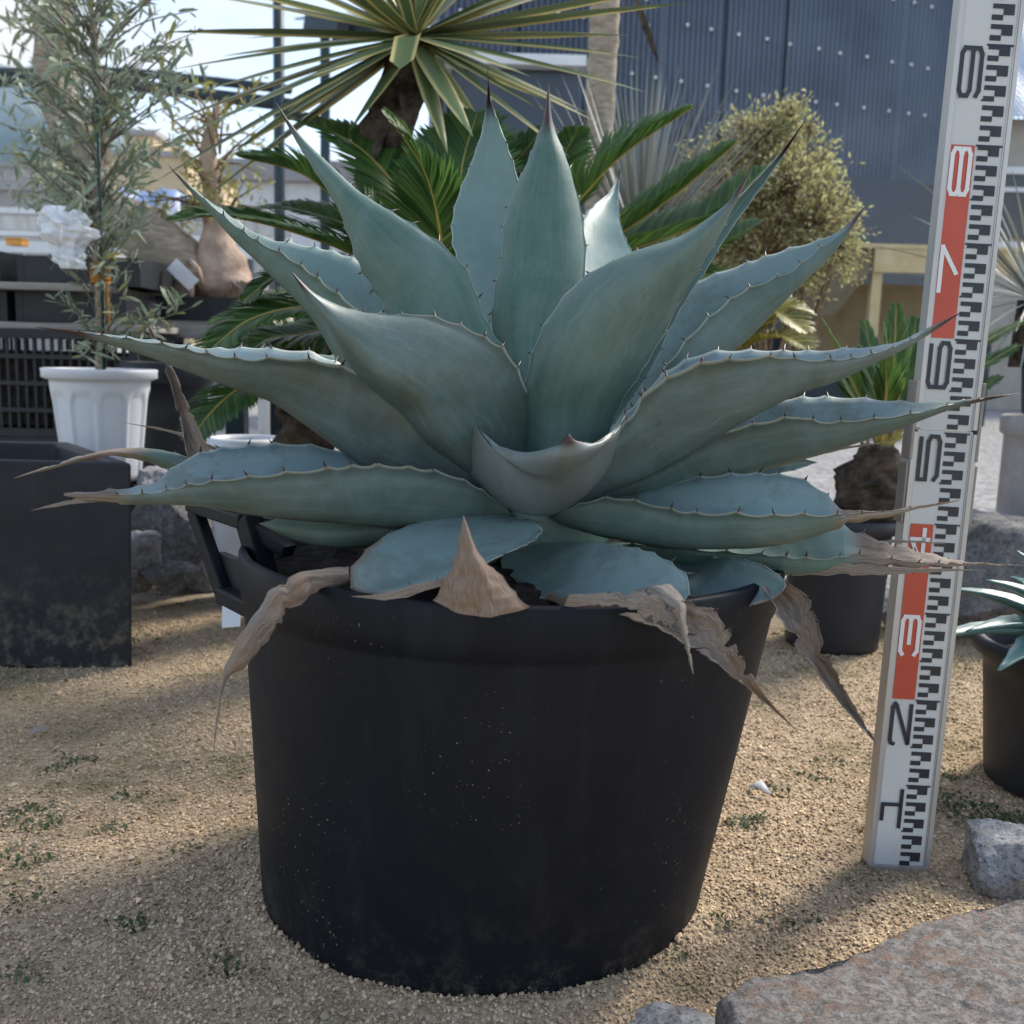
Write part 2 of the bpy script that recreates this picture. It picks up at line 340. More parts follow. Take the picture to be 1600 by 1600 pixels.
hh = n.mix(far, n.math('ADD', n.math('MULTIPLY', cell.outputs['Distance'], -.5), n.noise(45, 6, .7)), n.math('MULTIPLY', c2.outputs['Distance'], -1.))
n.bump(hh, .8, .008)
M['ground'] = n.fin(col, .95, .2)
n = N('grain'); M['grain'] = n.fin(mossy(n, n.mix(n.attr(0), (.31, .215, .13), (.74, .56, .37))), .9, .2)
# ================================================================= SETTING
PX, PY, RB, RTp, PH, SH = -.0235, 1.0705, .2378, .2825, .3724, .0685
def graded(lo, hi, step, far_lo, far_hi):
    a = list(np.arange(lo, hi, step)); s = step; p = a[-1]
    while p < far_hi: s *= 1.12; p += s; a.append(p)
    s = step; p = a[0]; b = []
    while p > far_lo: s *= 1.12; p -= s; b.append(p)
    return np.array(b[::-1] + a)
def gheight(x, y):
    v = Vector((x, y, 0)); d = max(0., 1 - max(0, y-2.2)/3)
    h = .006*noise.noise(v*3) + .0035*noise.noise(v*11)*d
    if y < 3:
        lump = max(0, noise.noise(v*7+Vector((5, 2, 0))))*(.5 if x < .25 else 1)
        h += .004*noise.noise(v*30)*d + .012*lump*abs(noise.noise(v*42))
    dd = math.hypot(x-PX, y-PY) if y < 2 else 9
    if abs(dd-RB) < .06: h += (.007+.006*noise.noise(v*9))*math.exp(-((dd-RB-.004)/.016)**2)
    return h*(1 if y < 60 else 0)
gx = graded(-1.15, 1.25, .010, -900, 900); gy = graded(.62, 2.3, .010, -4, 1500)
mb = MB(); nx, ny = len(gx), len(gy)
for yy in gy:
    for xx in gx: mb.v.append((xx, yy, gheight(xx, yy))); mb.c.append((0, 0, 0, 1))
mb.f = [(j*nx+i, j*nx+i+1, (j+1)*nx+i+1, (j+1)*nx+i) for j in range(ny-1) for i in range(nx-1)]; mb.m = [0]*len(mb.f)
tag(mb.build('ground', M['ground']), 'sandy crushed granite ground turning to grey gravel further back', kind='structure')
# sand grains
def grains(K=120000):
    yv = .66 + 1.5*rng.random(K)**1.6; xv = (rng.random(K)-.5)*2*(yv*.56+.05)
    keep = ((xv+.02)**2+(yv-1.07)**2 > .236**2); xv, yv = xv[keep], yv[keep]; K = len(xv)
    sz = (.0009+.0018*rng.random(K)**2)*np.where(rng.random(K) < .01, 1.8, 1.)*(1+.25*(yv-.8))
    zv = np.array([gheight(a, b) for a, b in zip(xv, yv)])
    o = np.array([(1, 0, 0), (0, 1, 0), (-1, 0, 0), (0, -1, 0), (0, 0, 1), (0, 0, -1)], float)
    q = o[None]*(sz[:, None, None])*(.6+.8*rng.random((K, 6, 1)))
    an = rng.random(K)*6.28; tl = rng.random(K)*1.0
    c, s_ = np.cos(an), np.sin(an); ct, st = np.cos(tl), np.sin(tl)
    X, Yq, Z = q[..., 0], q[..., 1], q[..., 2]
    X, Z = X*ct[:, None]-Z*st[:, None], X*st[:, None]+Z*ct[:, None]
    X, Yq = X*c[:, None]-Yq*s_[:, None], X*s_[:, None]+Yq*c[:, None]
    V = np.stack([X+xv[:, None], Yq+yv[:, None], Z+(zv+sz*.35)[:, None]], -1).reshape(-1, 3)
    f = np.array([(0, 1, 4), (1, 2, 4), (2, 3, 4), (3, 0, 4)])
    F = (f[None]+6*np.arange(K)[:, None, None]).reshape(-1, 3)
    me = bpy.data.meshes.new('sand_grains'); me.vertices.add(len(V)); me.vertices.foreach_set('co', V.ravel())
    me.loops.add(F.size); me.loops.foreach_set('vertex_index', F.ravel().astype(np.int32)); me.polygons.add(len(F))
    me.polygons.foreach_set('loop_start', np.arange(0, F.size, 3, dtype=np.int32)); me.update(); me.validate()
    ca = me.color_attributes.new('mask', 'FLOAT_COLOR', 'POINT'); cc = np.ones((K, 6, 4)); cc[..., :3] = rng.random((K, 1, 1))
    ca.data.foreach_set('color', cc.ravel()); me.materials.append(M['grain'])
    ob = bpy.data.objects.new('sand_grains', me); COL.objects.link(ob)
    tag(ob, 'coarse tan sand grains covering the ground round the big pot', 'sand', kind='stuff')
grains()
# distant hill
mb = MB(); NX, NZ = 70, 14
for j in range(NZ+1):
    for i in range(NX+1):
        xx = -1300 + i*1500/NX; t = j/NZ
        top = 285*math.exp(-((xx+620)/340)**2) + 60*math.exp(-((xx+100)/260)**2) + 14*noise.noise(Vector((xx*.012, 3, 0)))*2 + 18
        top *= min(1, max(0, (xx+1300)/150))
        mb.av((xx + jit(3), 900 + t*260 + 25*noise.noise(Vector((xx*.01, t*4, 0))), top*math.sin(t*math.pi/2) + 6*noise.noise(Vector((xx*.03, t*9, 1)))*t - .5))
for j in range(NZ):
    for i in range(NX): a = j*(NX+1)+i; mb.af(a, a+1, a+NX+2, a+NX+1)
tag(mb.build('hill', M['hill']), 'wooded hill on the horizon at left, with blue-grey haze painted into its colour', kind='structure')

# ---------------- beige building & town
def win_house(name, x0, x1, y0, y1, Y, mat, label, cat, nwx, nwz, depth=8, wins=True):
    a = P(x0, y1, Y); b = P(x1, y0, Y); W = b.x-a.x; top = b.z
    r = empty(name, ((a.x+b.x)/2, Y+depth/2, 0), label, cat)
    m_ = MB(); m_.box(((a.x+b.x)/2, Y+depth/2, top/2), (W, depth, top)); m_.build('wall', mat, r, smooth=False)
    m_ = MB(); m_.box(((a.x+b.x)/2, Y+depth/2, top+.15), (W+.4, depth+.4, .3)); m_.build('roof', M['concrete'], r, smooth=False)
    for i in range(nwx):
        for k in range(nwz):
            cx = a.x + W*(i+.5)/nwx; cz = top*(1-(k+.55)/(nwz+.3))
            m_ = MB(); m_.box((cx, Y-.01, cz), (W/nwx*.4, .08, top/(nwz+1)*.45)); f_ = m_.build('window', M['white'], r, smooth=False)
            m_ = MB(); m_.box((cx, Y-.06, cz), (W/nwx*.33, .05, top/(nwz+1)*.38)); m_.build('pane', M['glass'], f_, smooth=False)
    return r
win_house('apartment_building', 62, 292, 246, 330, 60, M['beige'], 'long beige building in front of the hill, behind the bottle trees', 'building', 7, 2, 14)
win_house('tower_block', 196, 240, 212, 330, 63, M['beige'], 'taller narrow beige block rising behind the long beige building', 'building', 2, 4, 8)
win_house('town_house', 0, 58, 262, 330, 75, M['town'], 'pinkish grey town house at the far left edge', 'building', 4, 2, 12)
win_house('low_shed', -60, 110, 300, 345, 34, M['concrete'], 'low grey shed below the far beige building', 'shed', 3, 1, 6)
win_house('white_greenhouse', 372, 700, 292, 400, 16, M['white'], 'low white greenhouse glimpsed between the cycad fronds', 'greenhouse', 9, 1, 5)
# blue tarp heap
mb = MB(); a = P(150, 330, 12); b = P(275, 292, 12)
for j in range(9):
    for i in range(17):
        u, v_ = i/16, j/8; xx = a.x + (b.x-a.x)*u; zt = b.z - .02*abs(noise.noise(Vector((i*.7, j*.5, 0)))) - .25*max(0, u-.85)
        mb.av((xx + .05*jit(1), 12 + v_*1.6 - .12*math.sin(u*9), zt - (.25 if j in (0, 8) else 0) + .03*noise.noise(Vector((i*.9, j, 3)))))
for j in range(8):
    for i in range(16): q = j*17+i; mb.af(q, q+1, q+18, q+17)
tp = empty('covered_frame', (a.x+.5, 12.8, 0), 'blue tarp stretched over a low frame beyond the bottle trees', 'tarp cover')
mb.build('tarp', M['tarp'], tp)
for px in (155, 200, 240, 272):
    for yy in (12.1, 13.5):
        m_ = MB(); q = P(px, 300, 12); m_.tube([(q.x, yy, 0), (q.x, yy, q.z-.05)], .03, 6); m_.build('leg', M['white'], tp)
# white aluminium panel fence (left)
fr = empty('aluminium_fence', (-4.2, 7, 0), 'low white slatted aluminium fence behind the black crates', 'fence')
a = P(-60, 325, 7.); 
for k, (y0, y1, mt) in enumerate(((322, 331, 'white'), (334, 356, 'alu'), (358, 366, 'white'), (368, 372, 'alu'), (374, 392, 'white'))):
    p0, p1 = P(-80, y0, 7.), P(-80, y1, 7.); q = P(455, y0, 7.)
    m_ = MB(); m_.box(((p0.x+q.x)/2, 7 + (.03 if k % 2 else 0), (p0.z+p1.z)/2), (q.x-p0.x, .05, p0.z-p1.z)); m_.build('slat', M[mt], fr, smooth=False)
for px in (-40, 110, 260, 410):
    q = P(px, 322, 7.1); m_ = MB(); m_.box((q.x, 7.08, (q.z+.02)/2), (.07, .05, q.z+.02)); m_.build('post', M['alu'], fr, smooth=False)

# ---------------- corrugated building (right background)
A1 = P(680, 560, 10.); B1 = P(1462, 392, 12.3); A1.z = B1.z = 0
dirv = (B1-A1); LW = dirv.length; dirv.normalize(); nrm = Vector((dirv.y, -dirv.x, 0))
HW = 7.0; zb = P(1455, 290, 12.3).z
cb = empty('corrugated_building', tuple(A1), 'tall dark blue corrugated metal building with rows of bright screws', 'building')
mb = MB(); pitch = .062; ncol = int(LW/pitch*6)
for i in range(ncol+1):
    s_ = LW*i/ncol; ph = s_ % .76
    off = .020*math.sin(2*math.pi*s_/pitch) - (.05 if ph < .05 else 0)
    q = A1 + dirv*s_ + nrm*off; mb.av((q.x, q.y, zb)); mb.av((q.x, q.y, HW))
for i in range(ncol): mb.af(2*i, 2*i+2, 2*i+3, 2*i+1)
mb.build('corrugated_wall', M['wall'], cb, smooth=True)
mb = MB(); back = -nrm
c = A1 + dirv*LW/2 + back*.2; R_ = Matrix((dirv, back, Vector((0, 0, 1)))).transposed()
mb.box((c.x, c.y, HW/2), (LW-.02, .3, HW-.05), R_); mb.build('wall_core', M['wall_band'], cb, smooth=False)
mb = MB(); c = A1+dirv*LW/2 + nrm*.0; mb.box((c.x, c.y, zb/2), (LW, .05, zb-.01), R_); mb.build('base_panel', M['wall_band'], cb, smooth=False)
mb = MB(); c = A1+dirv*(LW+.09)+nrm*.03; mb.box((c.x, c.y, HW/2), (.17, .12, HW), R_); mb.build('corner_flashing', M['roof_grey'], cb, smooth=False)
def wallpt(px, py):
    d = FW + RT*((px-800)/1600) - UP*((py-800)/1600); o = Vector((0, 0, CAMH)); t = (A1-o).dot(nrm)/d.dot(nrm); return o+d*t
scr = None
rows = [[(705, 62), (718, 18), (948, 8), (1008, 0)], [(1072, 40), (1109, 47), (1152, 55), (1196, 62), (1232, 70), (1277, 77), (1310, 84), (1352, 90), (1391, 98), (1421, 102), (1447, 108)],
        [(1062, 128), (1103, 135), (1148, 143), (1190, 150), (1228, 154), (1272, 160), (1305, 164), (1347, 169), (1386, 174), (1417, 178), (1442, 181)], [(1393, 0), (1426, 5), (1453, 12)], [(870, 20), (910, 28), (1010, 42), (985, 116), (1022, 122)]]
for r_ in rows:
    for px, py in r_:
        q = wallpt(px, py) + nrm*.022
        m_ = MB(); m_.tube([q - nrm*.004, q + nrm*.012], .017, 8); m_.build('screw', M['screw'], cb)
for z_ in (4.45,):
    m_ = MB(); q0 = wallpt(690, 34); q1 = wallpt(1290, 34)
# pale house right of it
h = empty('pale_house', (8.7, 15, 0), 'pale house with corrugated light blue roof behind the measuring staff', 'house')
x0 = P(1478, 300, 15).x; x1 = P(1900, 300, 15).x
m_ = MB(); zt = P(1570, 185, 15).z; m_.box(((x0+x1)/2, 18, zt/2), (x1-x0, 6, zt)); m_.build('wall', M['beige2'], h, smooth=False)
m_ = MB(); nn_ = 240
for i in range(nn_+1):
    xx = x0-.25 + (x1-x0+.5)*i/nn_; o_ = .03*math.sin(i*1.6); m_.av((xx, 14.7, zt-.05+o_)); m_.av((xx, 18.5, zt+2.6+o_))
for i in range(nn_): m_.af(2*i, 2*i+2, 2*i+3, 2*i+1)
m_.build('roof', simple('pale_blue_roof', (.50, .56, .64), (.62, .67, .73), 2, .4), h)
for y0, y1 in ((259, 270), (291, 298), (376, 390)):
    p0, p1 = P(1500, y0, 14.9), P(1500, y1, 14.9); m_ = MB(); m_.box(((x0+x1)/2, 14.94, (p0.z+p1.z)/2), (x1-x0, .14, p0.z-p1.z)); m_.build('ledge', M['white'], h, smooth=False)
p0, p1 = P(1565, 272, 14.95), P(1640, 372, 14.95); m_ = MB(); m_.box(((p0.x+p1.x)/2+.2, 14.97, (p0.z+p1.z)/2), (p1.x-p0.x+.4, .1, p0.z-p1.z)); wd = m_.build('window', M['glass'], h, smooth=False)
m_ = MB(); m_.box(((p0.x+p1.x)/2+.2, 14.9, (p0.z+p1.z)/2), (.08, .05, p0.z-p1.z)); m_.build('mullion', M['white'], wd, smooth=False)

# dark carport + roof behind yucca
cp = empty('grey_awning', (-1.2, 9, 0), 'grey ribbed awning roof on a dark frame behind the yucca', 'awning')
m_ = MB(); a, b, c, d = P(458, 30, 9), P(600, 26, 8.4), P(640, 18, 10.5), P(500, 22, 10.8)
nn_ = 60
for i in range(nn_+1):
    u = i/nn_; o_ = .012*math.sin(i*2.1); p = a.lerp(b, u); q = d.lerp(c, u); m_.av((p.x, p.y, p.z+o_)); m_.av((q.x, q.y, q.z+o_))
for i in range(nn_): m_.af(2*i, 2*i+2, 2*i+3, 2*i+1)
m_.build('roof', M['roof_grey'], cp)
m_ = MB(); m_.beam(P(484, 38, 8.9), P(535, 46, 8.6), .12, .12); m_.beam(P(520, 52, 8.8), P(650, 30, 8.6), .06, .12); m_.build('beam', M['steel_dk'], cp, smooth=False)
q = P(508, 44, 8.8); m_ = MB(); m_.box((q.x, q.y, q.z/2), (.07, .07, q.z)); m_.build('post', M['steel_dk'], cp, smooth=False)
q = P(640, 30, 8.8); m_ = MB(); m_.box((q.x, q.y, q.z/2), (.07, .07, q.z)); m_.build('post', M['steel_dk'], cp, smooth=False)
pg = empty('steel_pergola', (-2, 7.5, 0), 'dark steel pergola frame with thin rails behind the shrub', 'pergola')
m_ = MB(); m_.tube([P(434, -200, 6.2), (P(434, 90, 6.2).x, 6.2, 0)], .032, 8); m_.build('post', M['steel_dk'], pg)
m_ = MB(); m_.tube([P(-40, 112, 7.2), P(200, 112, 7.), P(452, 140, 6.2)], .028, 8); m_.build('rail', M['steel_dk'], pg)
m_ = MB(); m_.tube([P(-40, 128, 7.4), P(130, 124, 7.), P(460, 165, 6.2)], .04, 8); m_.build('rail', M['steel_dk'], pg)
m_ = MB(); m_.tube([P(434, 88, 6.2), P(434, 0, 6.2)], .032, 8)
m_ = MB(); q = P(-40, 100, 7.3); m_.tube([(q.x, q.y, 0), q], .035, 8); m_.build('post', M['steel_dk'], pg)
for px in (200, 255, 288, 330):
    m_ = MB(); q = P(px, 114+max(0, px-200)*.09, 6.8); m_.tube([q, P(px, 138, 6.8)], .014, 6); m_.build('strut', M['steel_dk'], pg)

# long low dark store behind everything (bluish lean-to right of yucca)
ln = empty('lean_to', (.6, 9., 0), 'low dark lean-to with white roof edge left of the corrugated building', 'shed')
m_ = MB(); a = P(705, 108, 9.2); b = P(905, 112, 9.2); m_.box(((a.x+b.x)/2, 9.6, a.z/2), (b.x-a.x, .8, a.z)); m_.build('wall', M['wall_band'], ln, smooth=False)
m_ = MB(); m_.box(((a.x+b.x)/2, 9.15, a.z+.05), (b.x-a.x+.1, .2, .07)); m_.box(((a.x+b.x)/2, 9.6, a.z+.10), (b.x-a.x+.1, 1.0, .03)); m_.build('roof', M['white'], ln, smooth=False)
m_ = MB(); m_.beam(P(705, 88, 9.1), P(905, 96, 9.1), .03, .05); m_.build('rail', M['white'], ln, smooth=False)

# dark nursery benches behind cycads (left-mid)
def crate(x, y, z, wx, dy, hz, root_label, rot=0):
    r = empty('crate', (x, y, z), root_label, 'crate', 'black slatted crates stacked at left')
    fr_ = MB()
    for sx in (-1, 1):
        for sy in (-1, 1): fr_.box((x+sx*(wx/2-.012), y+sy*(dy/2-.012), z+hz/2), (.024, .024, hz))
    for zz in (.012, hz-.012):
        for sy in (-1, 1): fr_.box((x, y+sy*(dy/2-.008), z+zz), (wx-.05, .022, .024))
        for sx in (-1, 1): fr_.box((x+sx*(wx/2-.008), y, z+zz), (.022, dy-.05, .024))
    fr_.build('frame', M['black'], r, smooth=False)
    for sy in (-1, 1):
        sp = MB(); nb = 22
        for i in range(nb): sp.box((x - wx/2 + .04 + (wx-.08)*i/(nb-1), y+sy*(dy/2-.012), z+hz/2), (.008, .006, hz-.05))
        for k in (1, 2, 3): sp.box((x, y+sy*(dy/2-.004), z+hz*k/4), (wx-.05, .006, .012))
        sp.build('side_panel', M['black'], r, smooth=False)
    for sx in (-1, 1):
        sp = MB(); nb = 14
        for i in range(nb): sp.box((x+sx*(wx/2-.012), y - dy/2 + .04 + (dy-.08)*i/(nb-1), z+hz/2), (.006, .008, hz-.05))
        sp.build('end_panel', M['black'], r, smooth=False)
    b_ = MB(); b_.box((x, y, z+.008), (wx-.05, dy-.05, .008)); b_.build('base', M['black'], r, smooth=False)
    b_ = MB(); b_.box((x, y, z+hz*.45), (wx-.07, dy-.07, hz*.7)); b_.build('soil', M['soil'], r, smooth=False)
cl = P(-60, 600, 3.1).x; wxx = .62
z5, z4_ = P(80, 503, 2.95).z, P(80, 440, 2.95).z; ch = (z5-.024)/2
for i in range(1):
    for k in range(2):
        crate(cl+.28+i*(wxx+.02), 3.15+.02*i, k*(ch+.002), wxx, .42, ch, f"{'lower' if k == 0 else 'upper'} of the two black slatted crates stacked behind the planter and white pot")
a = P(-60, 440, 2.95); b = P(160, 448, 2.95)
for zz_, wd_, lb_ in ((z5-.012, b.x-a.x+.22, 'long thin grey plank lying on the black slatted crates'), (z4_-.014, b.x-a.x+.1, 'weathered grey plank on top of the dark trays')):
    pl = MB(); pl.box((a.x+wd_/2-.1, 3.15, zz_), (wd_, .40, .020)); tag(pl.build('plank', M['wood_grey'], None, smooth=False, bevel=.003), lb_, 'plank')
def tray(cx, cy, z0, zt, w_, lb):
    r = empty('nursery_tray', (cx, cy, z0), lb, 'tray'); m_ = MB()
    for sx in (-1, 1): m_.box((cx+sx*(w_/2-.01), cy, (z0+zt)/2), (.02, .3, zt-z0))
    for sy in (-1, 1): m_.box((cx, cy+sy*.14, (z0+zt)/2), (w_-.042, .02, zt-z0))
    m_.build('tray_wall', M['black'], r, smooth=False); m_ = MB(); m_.box((cx, cy, (z0+zt)/2-.015), (w_-.045, .25, zt-z0-.05)); m_.build('soil', M['soil'], r, smooth=False)
tray(-1.62, 3.15, z5+.001, z4_-.026, .30, 'dark tray between the two grey planks at the left edge')
tray(-1.29, 3.16, z5+.001, z4_-.026, .32, 'dark tray between the two grey planks behind the shrub trunk')
BZ = P(170, 500, 3.6).z-.004
tray(-1.02, 3.46, BZ, P(250, 462, 3.3).z, .26, 'dark tray holding the roots of the leaning bottle tree')
tray(-.80+.10, 3.46, BZ, P(375, 458, 3.3).z, .32, 'dark tray holding the roots of the upright bottle tree')
zt1 = P(60, 396, 3.1).z
tray(-1.68, 3.2, z4_-.003, zt1, .34, 'black nursery tray on the upper plank at the left edge')
tray(-1.28, 3.2, z4_-.003, zt1-.01, .36, 'black nursery tray on the upper plank behind the white bag')
# bench carrying the bottle trees
bn = empty('plant_bench', (-1.25, 3.6, 0), 'long dark bench behind the pots holding the bottle trees', 'bench')
a = P(170, 500, 3.6); b = P(640, 500, 3.6)
m_ = MB(); m_.box(((a.x+b.x)/2, 3.6, a.z-.03), (b.x-a.x, .7, .05)); m_.build('bench_top', M['wood_grey'], bn, smooth=False)
for xx in (a.x+.05, (a.x+b.x)/2, b.x-.05):
    for yy in (3.3, 3.9): m_ = MB(); m_.box((xx, yy, (a.z-.05)/2), (.06, .06, a.z-.05)); m_.build('leg', M['steel_dk'], bn, smooth=False)
# ================================================================= BIG POT
PX, PY, RB, RTp, PH, SH = -.0235, 1.0705, .2378, .2825, .3724, .0685
pot = empty('plant_pot', (PX, PY, 0), 'large black plastic tub holding the blue-green agave, dusted with sand near its foot', 'plant pot')
def prr(z): return RB + (RTp-RB-.0025)*(z/PH)
mb = MB(); prof = [(RB-.02, -.01), (RB-.004, -.008), (RB+.001, .006)] + [(prr(z), z) for z in np.linspace(.02, PH-.052, 14)]
prof += [(prr(PH-.049), PH-.0475), (prr(PH-.046)+.0022, PH-.0455), (RTp-.0030, PH-.030), (RTp-.0005, PH-.003), (RTp-.002, PH), (RTp-.008, PH+.001), (RTp-.011, PH-.004), (RTp-.014, PH-.06), (RTp-.03, PH-.2)]
mb.lathe(prof, 160, (PX, PY, 0), shear=(SH, 0)); mb.build('tub', M['pot'], pot)
mb = MB(); zs = PH-.03; cx = PX+SH*zs; rr = RTp-.012; K = 40
for j in range(K):
    for i in range(64):
        r = rr*(j+.5)/K; a = 6.2832*i/64; x, y = cx+r*math.cos(a), PY+r*math.sin(a)
        mb.av((x, y, zs + .010*noise.noise(Vector((x*40, y*40, 0))) + .006*noise.noise(Vector((x*110, y*110, 5))) + .035*(1-j/K)))
for j in range(K-1):
    for i in range(64): mb.af(j*64+i, j*64+(i+1) % 64, (j+1)*64+(i+1) % 64, (j+1)*64+i)
mb.af(*range(64)); mb.build('soil', M['soil'], pot)
# handle: open frame standing off the rim at left
hd = None
def hbar(pts, w1, w2, name='handle_bar', par=None):
    m_ = MB()
    for a, b in zip(pts[:-1], pts[1:]): m_.beam(a, b, w1, w2, Vector((.75, -.6, .2)))
    return m_.build(name, M['pot'], par, smooth=False, bevel=.0025)
TL, TR, BR, BL = P(303, 788, 1.19), P(388, 815, 1.03), P(432, 968, .99), P(350, 928, 1.12)
m_ = MB(); m_.beam(TL, TR, .022, .016, Vector((0, 0, 1)))
m_.beam(TL + Vector((0, 0, -.004)), BL, .024, .014, Vector((.8, .6, 0))); m_.beam(TR + Vector((0, 0, .004)), BR, .030, .020, Vector((.8, .6, 0)))
BLm = TL.lerp(BL, .55); BRm = TR.lerp(BR, .55)
m_.beam(BL, BR, .022, .018, Vector((0, 0, 1)))
i_ = Vector((.028, .018, .0))
hd = m_.build('handle', M['pot'], pot, smooth=False, bevel=.003)
m_ = MB(); q = [m_.av(p + i_*.2) for p in (BLm, BRm, BR, BL)] + [m_.av(p + i_*.5) for p in (BLm, BRm, BR, BL)]
m_.af(0, 1, 2, 3); m_.af(7, 6, 5, 4); m_.af(0, 4, 5, 1); m_.af(1, 5, 6, 2); m_.af(2, 6, 7, 3); m_.af(3, 7, 4, 0)
m_.build('handle_plate', M['black'], hd, smooth=False)
for p, q in ((TL, P(440, 822, 1.16)), (TR, P(452, 862, 1.0)), (BR, P(470, 965, .93))): m_ = MB(); m_.beam(p, q, .018, .014, Vector((0, 0, 1))); m_.build('handle_bracket', M['pot'], hd, smooth=False, bevel=.002)

# ================================================================= AGAVE
ag = empty('agave_plant', (.025, 1.07, .37), 'big blue-green agave with toothed pointed leaves filling the large black tub', 'agave')
mb = MB(); mb.lathe([(.001, .335), (.055, .34), (.085, .37), (.09, .42), (.07, .47), (.04, .52), (.02, .58), (.002, .60)], 32, (.02, 1.09, 0)); 
mb.uv = [(.5, .1)]*len(mb.v); mb.build('stem_core', M['agave'], ag)
def leaf(A, B, Ys, M_=None, dA=0, dM=0, dB=0, th=.009, dry=(2, 2), teeth=(1, 1), name='leaf', crum=0, nL=110, nU=16, spine=.955, dryU=None, tsp=.026, flat=1.0, tsz=1.0, scal=1.0, alld=False, keel=0, tone=None, rag=1):
    tone = .55 if tone is None else tone
    if alld: dry = (-1, -.5)
    ra, rb = cr_(A, nL), cr_(B, nL); rm = cr_(M_, nL) if M_ else [(a+b)/2 for a, b in zip(ra, rb)]
    t_ = np.linspace(0, 1, nL+1); Yv = np.interp(t_, np.linspace(0, 1, len(Ys)), Ys)
    ker = np.ones(15)/15; Yv = np.convolve(np.pad(Yv, 7, 'edge'), ker, 'valid')
    grid = np.zeros((nL+1, nU+1, 3)); seed = random.random()*50
    for k in range(nL+1):
        s_ = (1-t_[k]**3); pa = P(ra[k].x, ra[k].y, Yv[k]+dA*s_); pb = P(rb[k].x, rb[k].y, Yv[k]+dB*s_); pm = P(rm[k].x, rm[k].y, Yv[k]+dM*s_)
        K = pm*2-(pa+pb)/2
        for j in range(nU+1):
            u = j/nU; qd = pa*(1-u)**2 + K*2*u*(1-u) + pb*u*u
            ln2 = pa.lerp(pm, u*2) if u < .5 else pm.lerp(pb, u*2-1); grid[k, j] = qd.lerp(ln2, keel)
    wid = np.linalg.norm(grid[:, 0]-grid[:, -1], axis=1)
    # scalloped margins
    tpos = []
    for side in (0, -1):
        cl_ = grid[:, side].copy(); inn = grid[:, 2 if side == 0 else -3].copy(); s = 0; nxt = tsp*(.5+random.random()); last = 0; pos = []
        for k in range(1, nL+1):
            s += np.linalg.norm(cl_[k]-cl_[k-1])
            fr_ = (s-last)/(nxt-last)
            if fr_ >= 1:
                pos.append(k); last = s; nxt = s + tsp*(.65+.7*random.random()); fr_ = 0
            d = inn[k]-cl_[k]; dl = np.linalg.norm(d)
            if dl > 1e-4: grid[k, side] += d/dl*min(.0028*scal, dl*.5)*math.sin(math.pi*min(fr_, 1))**.7
        tpos.append(pos)
    if rag and (alld or crum > .1):
        for k in range(nL+1):
            q0 = max(0, min(1, (t_[k]-(.05 if alld else dry[0]))*6)); tt_ = t_[k]*wid.sum()/max(nL, 1)*0 + t_[k]*9
            r1 = q0*max(0, noise.noise(Vector((tt_*1.7, seed, 0)))*.45 + noise.noise(Vector((tt_*6, seed, 1)))*.16); r2 = q0*max(0, noise.noise(Vector((tt_*1.7, seed, 5)))*.45 + noise.noise(Vector((tt_*6, seed, 6)))*.16)
            us = np.linspace(0, 1, nU+1); nu_ = r1 + (1-r1-r2)*us; old = grid[k].copy()
            for c_ in range(3): grid[k, :, c_] = np.interp(nu_, us, old[:, c_])
    cvec = (grid[nL//2, 0]+grid[nL//2, -1])/2 - grid[nL//2, nU//2]
    # normals
    du = np.gradient(grid, axis=0); dv = np.gradient(grid, axis=1); nr = np.cross(du, dv); ln_ = np.linalg.norm(nr, axis=2, keepdims=True); nr = nr/np.maximum(ln_, 1e-9)
    for k in range(nL-2, nL+1): nr[k] = nr[nL-3]
    adsg = 1 if float(np.dot(nr[nL//2, nU//2], cvec)) > 0 else -1
    # gentle undulation + crumple on dry parts
    m_ = MB(); m_.uv = []
    for k in range(nL+1):
        dr = min(1, max(0, (t_[k]-dry[0])/(dry[1]-dry[0]+1e-6))); env = min(1, wid[k]/.05)
        for j in range(nU+1):
            q = Vector(grid[k, j]*14+seed); a = .0022*noise.noise(q)*env
            if crum or dr > .2: 
                q2 = Vector(grid[k, j]*55+seed); a += (crum*.0065 + .0025*dr)*env*(noise.noise(q2)+.5*noise.noise(q2*2.3)) + (.0011*dr*env*math.sin(j/nU*17+3*noise.noise(Vector((t_[k]*6, seed, 0)))) if dr > .3 else 0)
            grid[k, j] += nr[k, j]*a
    nv = nU+1
    for sgn in (1, -1):
        for k in range(nL+1):
            dr = min(1, max(0, (t_[k]-dry[0])/(dry[1]-dry[0]+1e-6)))
            sp_ = min(1., max(0., (t_[k]-spine+.035)/.05))
            for j in range(nv):
                u = j/nU; h_ = th*.5*(1-(2*u-1)**2)**.6*min(1, wid[k]/.06)*(.35 if (alld or dr > .6) else 1) + .0003
                du_ = dr
                if dryU:
                    du_ = max(du_, min(1, max(0, (dryU-(u if dryU > 0 else 0))/.06))*(1 if .35 < t_[k] else 0))
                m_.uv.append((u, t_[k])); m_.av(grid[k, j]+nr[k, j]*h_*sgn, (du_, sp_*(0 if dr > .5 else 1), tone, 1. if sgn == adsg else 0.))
    off = (nL+1)*nv
    for s_ in (0, 1):
        for k in range(nL):
            for j in range(nU):
                a = s_*off+k*nv+j
                m_.af(*((a, a+1, a+nv+1, a+nv) if s_ == 0 else (a, a+nv, a+nv+1, a+1)))
    for k in range(nL):
        for j in (0, nU): a = k*nv+j; b = a+off; m_.af(a, a+nv, b+nv, b)
